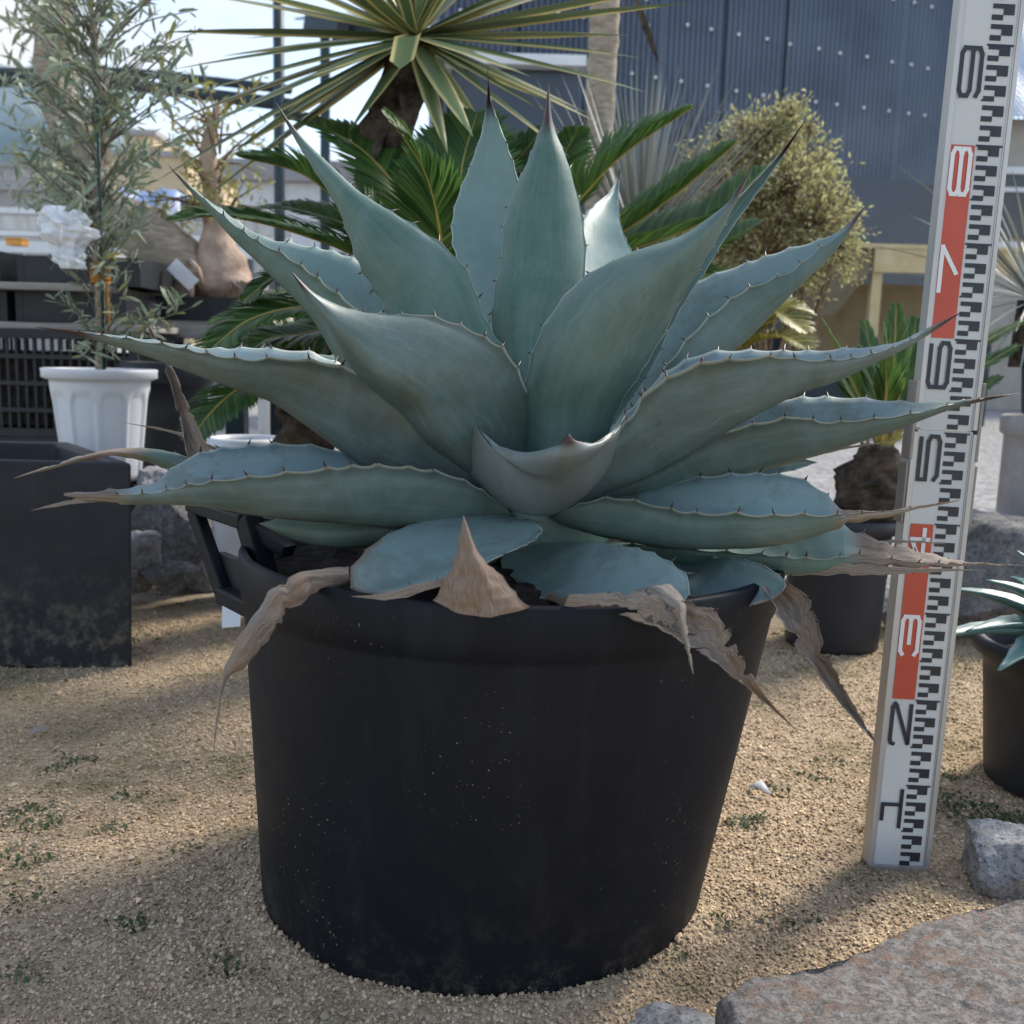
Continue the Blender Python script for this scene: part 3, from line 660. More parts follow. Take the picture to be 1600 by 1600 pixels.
    for si, pos in enumerate(tpos):
        if not teeth[si]: continue
        for k in pos:
            if t_[k] < .10 or t_[k] > .93 or wid[k] < .006: continue
            e0 = Vector(grid[k, 0 if si == 0 else -1]); i0 = Vector(grid[k, 3 if si == 0 else -4]); o_ = (e0-i0).normalized()
            tg = Vector(grid[min(k+1, nL), 0 if si == 0 else -1] - grid[max(k-1, 0), 0 if si == 0 else -1]).normalized()
            nn = Vector(nr[k, 0 if si == 0 else -1]); sz = (.0045+.0025*random.random())*tsz*min(1, wid[k]/.05+.35)
            tip = e0 + o_*sz + tg*sz*(jit(.5)+(.5 if random.random() < .6 else -.2)) + nn*sz*jit(.3); bw = sz*.26; c_ = (0, 1, 0, 1); bs = e0 - o_*.0016
            ids = [m_.av(bs+tg*bw, c_), m_.av(bs+nn*bw*.5, c_), m_.av(bs-tg*bw, c_), m_.av(bs-nn*bw*.5, c_), m_.av(tip, c_)]; m_.uv += [(.3, .5)]*5
            for q in range(4): m_.af(ids[q], ids[(q+1) % 4], ids[4])
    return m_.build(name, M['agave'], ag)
# -- upright centre
leaf([(800, 720), (770, 560), (735, 450), (712, 405), (703, 365), (710, 315), (735, 255), (752, 205), (761, 150), (762, 108)],
     [(830, 720), (840, 560), (850, 450), (840, 380), (820, 310), (806, 260), (786, 205), (770, 165), (765, 140), (762, 108)], (1.11, 1.18, 1.26, 1.33), dM=.03, spine=.90, tone=0.1)
leaf([(828, 700), (790, 600), (768, 520), (772, 460), (783, 410), (785, 360), (797, 312), (815, 270), (838, 215), (850, 180), (857, 130)],
     [(850, 700), (870, 600), (905, 480), (917, 410), (912, 340), (900, 290), (886, 248), (868, 205), (861, 175), (857, 130)], (1.07, 1.10, 1.12, 1.12), dM=-.035, spine=.885, tone=0)
# pale sunlit leaf behind
leaf([(900, 560), (905, 480), (900, 420), (905, 350), (930, 318), (952, 300), (970, 262)],
     [(960, 560), (990, 470), (1003, 420), (985, 385), (970, 345), (967, 300), (970, 262)], (1.15, 1.40, 1.62), dM=.03, tone=0.2)
leaf([(700, 600), (640, 520), (600, 480), (560, 455), (540, 470)], [(760, 600), (700, 480), (660, 440), (600, 430), (540, 470)], (1.2, 1.25, 1.28), dM=.03, tone=0.4)
# L3
leaf([(800, 700), (745, 690), (690, 660), (640, 590), (602, 490), (565, 425), (543, 370), (522, 318), (488, 262), (458, 212), (431, 160)],
     [(838, 700), (826, 620), (800, 560), (775, 522), (757, 490), (735, 430), (700, 388), (640, 344), (568, 302), (528, 268), (482, 225), (452, 190), (431, 160)], (1.07, 1.05, 1.05, 1.06, 1.08), dM=-.014, spine=.93, tone=0.05)
# L4 folded
leaf([(800, 700), (740, 620), (690, 540), (640, 465), (600, 430), (560, 405), (520, 390), (470, 380), (415, 370), (360, 335), (310, 300), (263, 258)],
     [(800, 720), (720, 650), (650, 570), (600, 515), (563, 483), (520, 450), (487, 424), (445, 396), (400, 372), (350, 335), (308, 300), (263, 258)], (1.1, 1.14, 1.16, 1.17),
     M_=[(790, 760), (690, 720), (600, 640), (540, 570), (495, 495), (455, 450), (420, 420), (375, 378), (330, 330), (300, 300), (263, 258)], dA=.045, dM=-.0, dB=-.03, spine=.95, tone=0.3)
# L5 front-left big
leaf([(760, 770), (715, 735), (660, 700), (618, 655), (580, 615), (545, 570), (522, 535), (505, 505), (490, 480), (475, 455), (455, 424)],
     [(850, 740), (846, 690), (835, 640), (818, 590), (795, 550), (760, 525), (720, 506), (668, 490), (600, 489), (545, 480), (500, 463), (478, 446), (455, 424)], (1.03, .96, .92, .90, .88),
     M_=[(790, 770), (730, 720), (680, 672), (655, 625), (625, 600), (590, 575), (555, 545), (528, 515), (508, 490), (490, 468), (474, 450), (455, 424)], dA=.09, dM=-.01, dB=.03, spine=.93, keel=.75, tone=0.8)
# L6
leaf([(790, 745), (720, 690), (660, 655), (605, 632), (578, 600), (545, 574), (490, 549), (440, 544), (395, 541), (330, 542), (265, 533), (200, 525), (120, 517), (58, 511)],
     [(800, 745), (740, 700), (690, 670), (640, 632), (590, 592), (540, 571), (490, 560), (435, 556), (390, 558), (335, 552), (265, 538), (200, 528), (120, 518), (58, 511)], (1.04, 1.0, .98, .97, .96),
     M_=[(800, 790), (720, 765), (640, 745), (570, 720), (520, 685), (470, 650), (420, 620), (355, 598), (300, 578), (240, 556), (180, 538), (120, 522), (58, 511)], dA=.05, dM=.0, dB=-.035, spine=.90, tone=0.95)
# L7
leaf([(760, 790), (700, 750), (640, 735), (580, 722), (540, 706), (500, 695), (440, 690), (360, 696), (305, 708), (268, 730), (235, 754), (170, 764), (100, 770)],
     [(790, 790), (740, 755), (690, 735), (620, 725), (560, 724), (500, 730), (420, 738), (350, 746), (290, 756), (235, 768), (170, 771), (100, 772)], (1.02, .95, .90, .88, .87),
     M_=[(800, 812), (720, 818), (640, 818), (560, 812), (480, 803), (400, 795), (330, 784), (270, 780), (200, 782), (150, 780), (100, 774)], dA=.06, dM=.0, dB=-.03, dry=(.84, .90), spine=2, tone=0.8)
leaf([(232, 768), (190, 770), (140, 772), (100, 782), (47, 798)], [(235, 788), (190, 787), (150, 786), (105, 790), (47, 798)], (.89, .88, .87, .86), alld=True, teeth=(0, 0), name='dried_leaf_tip', nU=8, nL=40)
# R1
leaf([(815, 720), (820, 670), (814, 620), (822, 575), (838, 530), (860, 488), (890, 450), (922, 424), (960, 406), (1000, 390), (1058, 370), (1100, 345), (1138, 316), (1155, 290), (1177, 258)],
     [(930, 720), (950, 680), (972, 630), (1006, 578), (1040, 520), (1062, 472), (1088, 430), (1120, 378), (1143, 330), (1158, 300), (1177, 258)], (1.03, .99, .97, .97, .98), dM=-.03, dB=.02, spine=.90, tone=0.35)
# R2
leaf([(900, 700), (950, 620), (1000, 540), (1040, 470), (1075, 410), (1110, 360), (1150, 312), (1190, 270), (1225, 232), (1258, 188)],
     [(930, 700), (975, 640), (1018, 575), (1050, 510), (1078, 460), (1108, 415), (1138, 365), (1170, 320), (1212, 262), (1258, 188)], (1.07, 1.08, 1.09, 1.10), dM=.02, spine=.90, tone=0.3)
# R3
leaf([(900, 720), (960, 640), (1000, 560), (1035, 490), (1075, 445), (1110, 428), (1160, 410), (1225, 388), (1275, 375), (1318, 355), (1352, 322)],
     [(910, 740), (975, 650), (1010, 612), (1035, 575), (1075, 525), (1110, 490), (1155, 455), (1200, 436), (1237, 420), (1282, 384), (1320, 360), (1352, 322)], (1.07, 1.10, 1.12, 1.14),
     M_=[(930, 740), (990, 690), (1030, 640), (1075, 600), (1125, 555), (1165, 522), (1205, 480), (1245, 438), (1292, 400), (1325, 362), (1352, 322)], dA=.045, dM=-.005, dB=-.03, spine=.94, tone=0.5)
# R4
leaf([(880, 740), (940, 680), (985, 635), (1025, 590), (1060, 565), (1105, 548), (1160, 545), (1220, 545), (1275, 545), (1345, 541), (1400, 536), (1440, 517), (1502, 488)],
     [(890, 750), (945, 690), (985, 648), (1010, 608), (1060, 577), (1105, 561), (1150, 558), (1210, 554), (1280, 560), (1345, 555), (1400, 540), (1440, 521), (1502, 488)], (1.02, .99, .98, .97, .97),
     M_=[(880, 790), (930, 770), (1000, 742), (1060, 712), (1120, 676), (1180, 642), (1240, 611), (1300, 590), (1370, 560), (1430, 532), (1502, 488)], dA=.05, dM=.0, dB=-.03, spine=.93, tone=0.9)
# R5
leaf([(910, 770), (1000, 725), (1060, 700), (1105, 678), (1145, 660), (1190, 637), (1240, 619), (1320, 619), (1400, 625), (1465, 629), (1520, 624), (1592, 614)],
     [(920, 775), (1000, 745), (1050, 718), (1095, 690), (1145, 668), (1200, 655), (1245, 648), (1285, 656), (1340, 654), (1385, 650), (1440, 642), (1505, 628), (1592, 614)], (1.05, 1.03, 1.02, 1.01, 1.0),
     M_=[(900, 790), (970, 775), (1040, 768), (1110, 750), (1180, 730), (1250, 712), (1320, 690), (1385, 668), (1440, 650), (1510, 630), (1592, 614)], dA=.05, dM=.0, dB=-.035, spine=.90, tone=0.75)
# R6
leaf([(850, 795), (900, 778), (960, 768), (1020, 757), (1080, 745), (1140, 738), (1200, 738), (1250, 745), (1288, 768), (1320, 792), (1400, 794), (1498, 782)],
     [(870, 800), (930, 778), (975, 776), (1020, 786), (1070, 797), (1110, 800), (1150, 798), (1190, 802), (1240, 800), (1300, 802), (1400, 797), (1498, 782)], (1.0, .96, .93, .93, .95),
     M_=[(860, 800), (900, 820), (970, 838), (1050, 847), (1130, 847), (1200, 840), (1260, 830), (1310, 817), (1400, 801), (1498, 782)], dA=.06, dM=.0, dB=-.03, dry=(.68, .73), spine=2, crum=.12, tone=0.6)
# R7
leaf([(880, 850), (960, 845), (1040, 848), (1110, 850), (1180, 838), (1240, 818), (1290, 812), (1330, 822), (1370, 838), (1430, 852), (1500, 878), (1602, 884)],
     [(890, 855), (980, 848), (1050, 852), (1110, 858), (1180, 862), (1240, 868), (1300, 870), (1340, 862), (1390, 872), (1450, 878), (1500, 880), (1602, 884)], (1.03, 1.0, .98, .98, 1.0),
     M_=[(890, 868), (980, 872), (1060, 878), (1130, 885), (1200, 888), (1280, 886), (1340, 884), (1400, 880), (1460, 880), (1520, 881), (1602, 884)], dA=.05, dM=.0, dB=-.02, dry=(.60, .65), spine=2, crum=.2, tone=0.2)
leaf([(1030, 868), (1150, 872), (1250, 878), (1330, 878), (1400, 886), (1470, 888), (1540, 891)], [(1040, 885), (1150, 892), (1250, 899), (1350, 900), (1420, 897), (1480, 893), (1540, 891)], (1.0, .97, .96, .97), alld=True, teeth=(0, 1), name='dried_leaf', crum=.35)
leaf([(1130, 842), (1230, 838), (1310, 852), (1400, 842), (1480, 850)], [(1130, 850), (1230, 850), (1310, 862), (1400, 849), (1480, 850)], (1.04, 1.02, 1.02), alld=True, teeth=(0, 0), name='dried_leaf', crum=.2, nU=8, nL=50)
# small pale leaf behind right + its brown tip
leaf([(1080, 760), (1140, 735), (1190, 722), (1240, 714), (1278, 722)], [(1080, 780), (1140, 760), (1190, 745), (1240, 735), (1278, 722)], (1.1, 1.16, 1.2), dM=.02, spine=2)
leaf([(1180, 722), (1280, 702), (1340, 695), (1416, 688)], [(1180, 732), (1290, 709), (1345, 698), (1416, 688)], (1.13, 1.15, 1.16), alld=True, teeth=(0, 0), name='dried_leaf', crum=.2, nU=8, nL=50)
# front cup leaf pointing at the camera
leaf([(800, 790), (735, 745), (722, 700), (736, 660), (762, 688), (790, 700), (830, 706), (866, 700), (889, 678)],
     [(870, 790), (925, 750), (955, 715), (976, 652), (962, 672), (938, 690), (915, 692), (900, 690), (889, 678)], (1.02, .98, .94, .88, .84),
     M_=[(838, 780), (838, 792), (842, 799), (850, 795), (862, 770), (872, 745), (880, 722), (886, 700), (889, 678)], dA=.03, dM=-.05, dB=.03, spine=.90, scal=.5, tone=1.0)
# bottom leaves
leaf([(740, 812), (670, 812), (600, 838), (560, 870), (542, 900), (556, 926), (600, 930), (650, 918), (700, 905), (735, 900)],
     [(800, 806), (835, 815), (850, 827), (835, 845), (800, 862), (775, 872), (760, 880), (750, 888), (742, 894), (735, 900)], (1.0, .93, .86, .81, .79), dM=.02, spine=2, dryU=.07, dry=(.97, 1.1), crum=.02)
leaf([(676, 938), (688, 918), (704, 888), (716, 850), (724, 806)], [(824, 950), (806, 925), (775, 895), (745, 860), (724, 806)], (.775, .77, .765),
     M_=[(745, 962), (745, 930), (742, 895), (735, 860), (724, 806)], dM=-.022, alld=True, teeth=(0, 0), name='dried_leaf', crum=.22, rag=0, tone=0)
leaf([(548, 932), (600, 926), (660, 908), (720, 898), (745, 890)], [(548, 932), (610, 938), (665, 925), (720, 905), (745, 890)], (.79, .785, .78), alld=True, teeth=(1, 0), name='dried_leaf', crum=.3, nU=8, nL=50)
leaf([(790, 860), (780, 880), (805, 910), (845, 935), (900, 952), (960, 955), (1010, 950), (1050, 962)],
     [(870, 850), (940, 848), (1010, 858), (1055, 880), (1080, 903), (1080, 925), (1068, 945), (1050, 962)], (1.0, .92, .86, .81, .79), dM=.015, spine=2, dryU=.12, dry=(.93, 1.), crum=.02)
leaf([(985, 928), (1030, 935), (1055, 960), (1068, 1005), (1083, 1053)], [(1050, 915), (1068, 935), (1073, 965), (1079, 1010), (1083, 1053)], (.80, .775, .765, .76), alld=True, teeth=(1, 1), name='dried_leaf', crum=.4, M_=[(1020, 915), (1055, 938), (1064, 962), (1073, 1008), (1083, 1053)], dM=-.01)
leaf([(880, 950), (930, 948), (980, 952), (1010, 972), (1045, 985)], [(890, 928), (945, 925), (1000, 922), (1045, 935), (1060, 960)], (.80, .79, .78, .775), alld=True, teeth=(0, 1), name='dried_leaf', crum=.35, spine=2)
leaf([(1040, 870), (1060, 910), (1095, 942), (1150, 948), (1195, 940), (1222, 925)],
     [(1100, 868), (1160, 872), (1200, 885), (1222, 900), (1228, 912), (1222, 925)], (1.0, .93, .89, .87), dM=.02, spine=2, dryU=.06, dry=(.93, 1.))
leaf([(1190, 915), (1205, 950), (1235, 998), (1280, 1060), (1325, 1115), (1372, 1165)], [(1228, 905), (1262, 930), (1278, 975), (1298, 1030), (1332, 1095), (1372, 1165)], (.88, .86, .85, .85),
     M_=[(1210, 920), (1240, 960), (1262, 1005), (1298, 1062), (1330, 1110), (1372, 1165)], dM=.02, alld=True, teeth=(0, 1), name='dried_leaf', crum=.35)
leaf([(968, 960), (1030, 985), (1090, 1018), (1150, 1062), (1200, 1102), (1243, 1140)], [(1075, 940), (1120, 955), (1148, 1000), (1175, 1055), (1205, 1098), (1243, 1140)], (.79, .775, .775, .79),
     M_=[(1040, 955), (1080, 985), (1120, 1018), (1162, 1062), (1203, 1102), (1243, 1140)], dM=.012, alld=True, teeth=(1, 1), name='dried_leaf', crum=.4)
leaf([(545, 886), (480, 892), (430, 915), (395, 960), (362, 1018), (346, 1062), (338, 1120), (333, 1182)], [(550, 915), (500, 930), (458, 955), (425, 998), (388, 1040), (352, 1068), (341, 1120), (333, 1182)], (.87, .82, .80, .79, .79),
     M_=[(545, 898), (482, 902), (440, 930), (402, 975), (370, 1028), (349, 1064), (340, 1120), (333, 1182)], dM=-.012, alld=True, teeth=(1, 0), name='dried_leaf', crum=.4, spine=2)
leaf([(780, 810), (700, 800), (600, 796), (500, 798), (440, 808), (405, 818)], [(790, 850), (700, 845), (620, 850), (540, 856), (465, 845), (405, 818)], (1.04, .99, .97, .97),
     M_=[(780, 830), (700, 828), (600, 832), (520, 838), (450, 828), (405, 818)], dM=-.02, spine=2)
leaf([(640, 790), (560, 785), (480, 785), (420, 790), (380, 800)], [(640, 830), (560, 822), (490, 815), (430, 812), (380, 800)], (1.08, 1.1, 1.12), dM=.02, spine=2)
# left dried
leaf([(420, 745), (330, 725), (270, 706), (215, 699), (150, 706), (75, 728), (22, 747)], [(420, 775), (330, 760), (280, 742), (220, 720), (155, 716), (78, 734), (22, 747)], (1.12, 1.12, 1.1, 1.08), dM=-.015, dry=(.45, .55), spine=2, crum=.2)
leaf([(400, 715), (330, 695), (270, 672), (192, 660)], [(400, 725), (330, 703), (270, 678), (192, 660)], (1.16, 1.15, 1.15), alld=True, teeth=(0, 0), name='dried_leaf', nU=6, nL=40)
leaf([(294, 735), (289, 700), (282, 660), (262, 590), (243, 545), (226, 500)], [(340, 725), (322, 690), (305, 655), (277, 590), (255, 545), (226, 500)], (1.10, 1.12, 1.13),
     M_=[(318, 728), (300, 690), (290, 655), (270, 590), (250, 545), (226, 500)], dM=.015, alld=True, teeth=(0, 0), name='dried_leaf', crum=.25)
# hidden leaves at the back so the rosette is whole
for az, el, ln_ in ((60, 25, .5), (95, 40, .45), (120, 18, .5), (80, 8, .45), (150, 30, .42), (35, 12, .5)):
    a = math.radians(az); d = Vector((math.cos(a), math.sin(a), 0)); sdv = Vector((-d.y, d.x, 0)); m_ = MB(); m_.uv = []
    o_ = Vector((.02, 1.09, .42)); ids = []
    for k in range(31):
        t = k/30; c_ = o_ + d*ln_*t*math.cos(math.radians(el)) + Vector((0, 0, ln_*t*math.sin(math.radians(el))*(1-.3*t)-.0)); wv = .075*(math.sin(math.pi*min(1, t*.62+.25))**1.2)*(1-t**3)+.0005
        row = []
        for j in range(9):
            u = j/8*2-1; row.append(m_.av(c_ + sdv*wv*u + Vector((0, 0, wv*.5*u*u)), (0, 1 if t > .95 else 0, .3, 1))); m_.uv.append((j/8, t))
        ids.append(row)
    for k in range(30):
        for j in range(8): m_.af(ids[k][j], ids[k][j+1], ids[k+1][j+1], ids[k+1][j])
    o = m_.build('leaf', M['agave'], ag); sm = o.modifiers.new('thick', 'SOLIDIFY'); sm.thickness = .006

# ================================================================= STAFF
SB = Vector((.4538, 1.1037, 0)); SA = Vector((.02602, .01428, .99956)).normalized()
SXv = Vector((1, 0, 0)); SXv = (SXv - SA*SXv.dot(SA)).normalized(); SN = SXv.cross(SA); SN = SN if SN.y < 0 else -SN
st = empty('measuring_staff', tuple(SB), 'tall white surveying staff with red panels and sideways black and white digits', 'measuring staff')
SR = Matrix((SXv, -SN, SA)).transposed()
def sbox(m_, x0, x1, z0, z1, n0, n1):
    c = SB + SXv*(x0+x1)/2 + SA*(z0+z1)/2 + SN*(n0+n1)/2
    m_.box(c, (abs(x1-x0), abs(n1-n0), abs(z1-z0)), SR)
m_ = MB(); sbox(m_, -.030, .030, .0, .502, -.016, .0); m_.build('lower_section', M['staff_w'], st, smooth=False)
m_ = MB(); sbox(m_, -.0285, .0285, .503, 1.45, -.014, .0); m_.build('upper_section', M['staff_w'], st, smooth=False)
for s_ in (-1, 1):
    m_ = MB(); sbox(m_, s_*.0300, s_*.0355, -.004, .50, -.020, .0022); sbox(m_, s_*.0285, s_*.0299, -.004, .50, .0, .0015); m_.build('edge_rail', M['alu'], st, smooth=False, bevel=.0006)
    m_ = MB(); sbox(m_, s_*.0286, s_*.0335, .504, 1.45, -.018, .0020); sbox(m_, s_*.0270, s_*.0285, .504, 1.45, .0, .0012); m_.build('edge_rail', M['alu'], st, smooth=False, bevel=.0006)
    m_ = MB(); sbox(m_, s_*.0337, s_*.0375, .47, .555, -.022, .003); m_.build('joint_clip', M['alu_w'], st, smooth=False, bevel=.001)
    m_ = MB(); sbox(m_, s_*.0357, s_*.0390, .40, .466, -.021, .001); m_.build('joint_clip', M['alu_w'], st, smooth=False, bevel=.001)
m_ = MB(); sbox(m_, -.0355, .0355, -.006, .004, -.021, .0032); m_.build('foot_plate', M['alu_w'], st, smooth=False, bevel=.001)
for z0 in (.2, .6):
    m_ = MB(); sbox(m_, -.0272, -.0022, z0+.0008, z0+.1995, .0004, .0010); m_.build('red_panel', M['staff_r'], st, smooth=False)
GL = {'1': [[(0, 0), (1, 0)], [(.6, 0), (.6, 1), (.22, 1)]],
 '2': [[(0, .80), (.02, .93), (.1, 1), (.9, 1), (1, .9), (.95, .8), (.02, .02)], [(0, 0), (1, 0)]],
 '3': [[(0, .86), (.1, 1), (.88, 1), (1, .88), (1, .62), (.9, .52), (.3, .52)], [(.9, .52), (1, .40), (1, .12), (.88, 0), (.1, 0), (0, .14)]],
 '4': [[(0, .28), (1, .28)], [(.70, 0), (.70, 1), (.0, .28)]],
 '5': [[(.95, 1), (0, 1), (0, .60)], [(.0, .60), (.88, .60), (1, .48), (1, .12), (.88, 0), (.1, 0), (0, .14)]],
 '6': [[(.94, 1), (.12, 1), (0, .88), (0, .12), (.12, 0), (.88, 0), (1, .12), (1, .42), (.88, .54), (0, .54)]],
 '7': [[(0, 1), (1, 1), (.42, .12)]],
 '8': [[(.12, .5), (0, .38), (0, .12), (.12, 0), (.88, 0), (1, .12), (1, .38), (.88, .5), (.12, .5), (0, .62), (0, .88), (.12, 1), (.88, 1), (1, .88), (1, .62), (.88, .5)]],
 '9': [[(.0, .12), (.12, 0), (.88, 0), (1, .12), (1, .88), (.88, 1), (.12, 1), (0, .88), (0, .58), (.12, .46), (1, .46)]]}
def stroke(m_, pts, tw, n0):
    for i, (a, b) in enumerate(zip(pts[:-1], pts[1:])):
        a = Vector((a[0], a[1], 0)); b = Vector((b[0], b[1], 0)); d = (b-a).normalized(); e = d*tw*.42 if len(pts) > 2 else d*0
        a2, b2 = a-e, b+e; s = Vector((-d.y, d.x, 0))*tw/2; nn = n0 + .00006*(i % 5)
        q = [m_.av(SB + SXv*p.x + SA*p.y + SN*nn) for p in (a2-s, b2-s, b2+s, a2+s)]; m_.af(*q)
for k, dg in enumerate('123456789'):
    zt = .1*(k+1); W_, H_ = (.047, .0205) if dg not in '34' else (.043, .0185)
    m_ = MB(); xr = -.0050 if dg not in '34' else -.0062; ztt = zt-.0045
    if dg in '78': W_, H_ = .046, .0185; xr = -.006
    for sp in GL[dg]: stroke(m_, [(xr - v*H_, ztt - W_ + u*W_) for u, v in sp], .0044, .0016)
    o = m_.build('digit_'+{'1':'one','2':'two','3':'three','4':'four','5':'five','6':'six','7':'seven','8':'eight','9':'nine'}[dg], M['white' if dg in '3478' else 'staff_k'], st, smooth=False)
m_ = MB()
for k in range(72):
    zt = .02*(k+1)
    if k % 5 == 4: continue_ = True
    x0, x1 = .0012, .0235; xm = .0125; n_ = .0009; top = zt
    sbox(m_, x0, x1, top-.0045, top, .0002, n_); sbox(m_, xm, x1, top-.0105, top-.0044, .0002, n_+.0001); sbox(m_, x0-.0002, xm-.0002, top-.0158, top-.0107, .0002, n_)
    if k % 5 == 4: sbox(m_, x0-.002, .0265, top-.0012, top+.0006, .0002, n_+.0002)
    if (k*2+2) % 10 == 6: sbox(m_, x0-.002, x0, top-.0158, top-.0142, .0002, n_)
m_.build('graduation_marks', M['staff_k'], st, smooth=False)
# ================================================================= OTHER POTS
def roundpot(name, c, rb, rt, h_, mat, label, cat='plant pot', seg=64, lip=.012, soil=True, dz=0, flutes=0, group=None):
    r = empty(name, (c[0], c[1], dz), label, cat, group)
    m_ = MB(); pr = [(rb-.01, 0), (rb, .004)] + [(rb+(rt-lip-rb)*t, h_*t) for t in np.linspace(.03, .88, 8)] + [(rt-lip*.6, h_*.885), (rt, h_*.90), (rt+.001, h_*.985), (rt-.004, h_), (rt-lip, h_), (rt-lip-.004, h_-.01), (rt-lip-.02, h_*.6)]
    m_.lathe(pr, seg, (c[0], c[1], dz)); o = m_.build('tub', mat, r)
    if soil:
        m_ = MB(); K = 8
        for j in range(K):
            for i in range(24):
                rr = (rt-lip-.006)*(j+.4)/K; a = 6.2832*i/24; x, y = c[0]+rr*math.cos(a), c[1]+rr*math.sin(a); m_.av((x, y, dz+h_-.03+.012*noise.noise(Vector((x*50, y*50, 1)))))
        for j in range(K-1):
            for i in range(24): m_.af(j*24+i, j*24+(i+1) % 24, (j+1)*24+(i+1) % 24, (j+1)*24+i)
        m_.af(*range(24)); m_.build('soil', M['soil'], r)
    return r
# square planter, left
pc = G(204, 1045); px1 = pc.x+.018; pw, pdp, phh = .46, .40, P(200, 722, 1.78).z
pl_ = empty('square_planter', (px1-pw/2, 1.77+pdp/2, 0), 'square black planter with sand-splashed base at the left edge', 'planter')
m_ = MB(); wl = .028; x0, x1, y0, y1 = px1-pw, px1, 1.77, 1.77+pdp; tp_ = .012
def frus(m_, a, b, z0, z1):
    q = [m_.av(p) for p in ((a[0], a[1], z0), (a[2], a[1], z0), (a[2], a[3], z0), (a[0], a[3], z0), (b[0], b[1], z1), (b[2], b[1], z1), (b[2], b[3], z1), (b[0], b[3], z1))]; return q
FP = [(-1.16, 1.745), (px1-.018+.012, 1.77), (-.925, 2.13), (-1.34, 2.10)]; cf = (-1.02, 1.93)
def ringq(ins, z_):
    o_ = []
    for X_, Y_ in FP:
        dx, dy = cf[0]-X_, cf[1]-Y_; dl = math.hypot(dx, dy); o_.append(m_.av((X_+dx/dl*ins, Y_+dy/dl*ins, z_)))
    return o_
rg = [ringq(*a_) for a_ in ((.012, 0), (0, phh), (.038, phh), (.05, phh-.08))]
for a_, b_ in zip(rg[:-1], rg[1:]):
    for k in range(4): m_.af(a_[k], a_[(k+1) % 4], b_[(k+1) % 4], b_[k])
m_.build('box', M['planter'], pl_, smooth=False, bevel=.006)
m_ = MB(); rg = ringq(.052, phh-.075); m_.af(*rg); m_.build('soil', M['soil'], pl_, smooth=False)
# white fluted pot on a crate
wc = P(157, 600, 2.45); WR = .131; zt = P(157, 578, 2.45-WR).z; wh = .265
crate(wc.x-.04, 2.52, 0, .24, .24, zt-wh-.004, 'black slatted crate standing under the white fluted pot')
wp = empty('white_plant_pot', (wc.x, 2.45, zt-wh), 'white fluted plastic pot with the staked grey-green shrub', 'plant pot')
m_ = MB(); seg = 160; rings = []
for z_ in [0, .004] + list(np.linspace(.02, wh-.026, 26)) + [wh-.0255, wh-.02, wh-.008, wh-.002, wh, wh, wh-.006, wh-.08]:
    i = len(rings); rr = .088 + (.116-.088)*z_/wh
    ring = []
    k_ = {28: .119, 29: WR-.001, 30: WR-.002, 31: WR, 32: WR-.004, 33: WR-.016, 34: WR-.018, 35: WR-.03}
    for j in range(seg):
        a = 2*math.pi*j/seg; r = rr
        if 2 <= i <= 27:
            u = (j % 16)/16*2-1; topz = wh-.085 + .03*math.sqrt(max(0, 1-(u/.86)**2)) if abs(u) < .86 else -1
            if z_ < topz: r = rr*(1-.05)
        elif i >= 28: r = k_.get(i, WR-.02)
        elif i < 2: r = rr - (.006 if i == 0 else 0)
        ring.append(m_.av((wc.x+r*math.cos(a), 2.45+r*math.sin(a), zt-wh+z_)))
    rings.append(ring)
for k in range(len(rings)-1):
    for j in range(seg): m_.af(rings[k][j], rings[k][(j+1) % seg], rings[k+1][(j+1) % seg], rings[k+1][j])
o = m_.build('tub', M['white_pl'], wp, smooth=True); 
m_ = MB(); m_.lathe([(.0, zt-.045), (.10, zt-.05)], 24, (wc.x, 2.45, 0)); m_.build('soil', M['soil'], wp)
# dark grey pot behind
g = G(265, 745); roundpot('grey_plant_pot', (P(262, 640, 2.85).x, 2.85), .085, .125, P(262, 566, 2.85).z, M['black'], 'dark grey round pot just behind the white fluted pot')
# small white saucer pot behind agave left
q = G(385, 720); roundpot('saucer_pot', (P(385, 700, 2.3).x, 2.3), .075, .085, P(385, 683, 2.3).z, M['white_pl'], 'low white pot half hidden behind the agave at left', soil=True)
# right black pot (near) and its blue agave
q = G(1570, 1265); npx = q.x+.138; npy = q.y+.09; nz_ = P(1600, 1040, npy-.12).z
np_ = roundpot('black_nursery_pot', (npx, npy), .115, .145, nz_, M['black'], 'black nursery pot with small blue agave at the right edge', seg=80)
q2 = G(1325, 1030)
sp = roundpot('black_nursery_pot', (q2.x, q2.y+.11), .092, .115, .27, M['black'], 'black pot of the shaggy cycad standing behind the measuring staff')
tallp = P(1640, 600, 2.9)
m_ = MB(); cq = G(1650, 745); cc_ = Vector((P(1655, 700, 2.75).x, 2.75, 0)); zt_ = P(1620, 652, 2.68).z
tag(roundpot('concrete_pot', (cc_.x, cc_.y), .14, .15, zt_, M['concrete'], 'pale grey concrete pot supporting the tall dark pot at the right edge'))
roundpot('tall_dark_pot', (cc_.x, cc_.y), .10, .125, P(1620, 556, 2.68).z-zt_, M['black'], 'tall dark pot standing on the pale concrete pot at right edge', dz=zt_+.002)

# small white plant label near handle
m_ = MB(); a, b, c, d = P(349, 932, 1.42), P(375, 938, 1.42), P(373, 990, 1.40), P(349, 970, 1.40)
m_.beam((a+b)/2, (c+d)/2, .026, .0015, Vector((0, 1, .1)))
tag(m_.build('plant_label', M['white_pl'], None, smooth=False), 'small white plastic label hanging just below the tub handle', 'plant label')

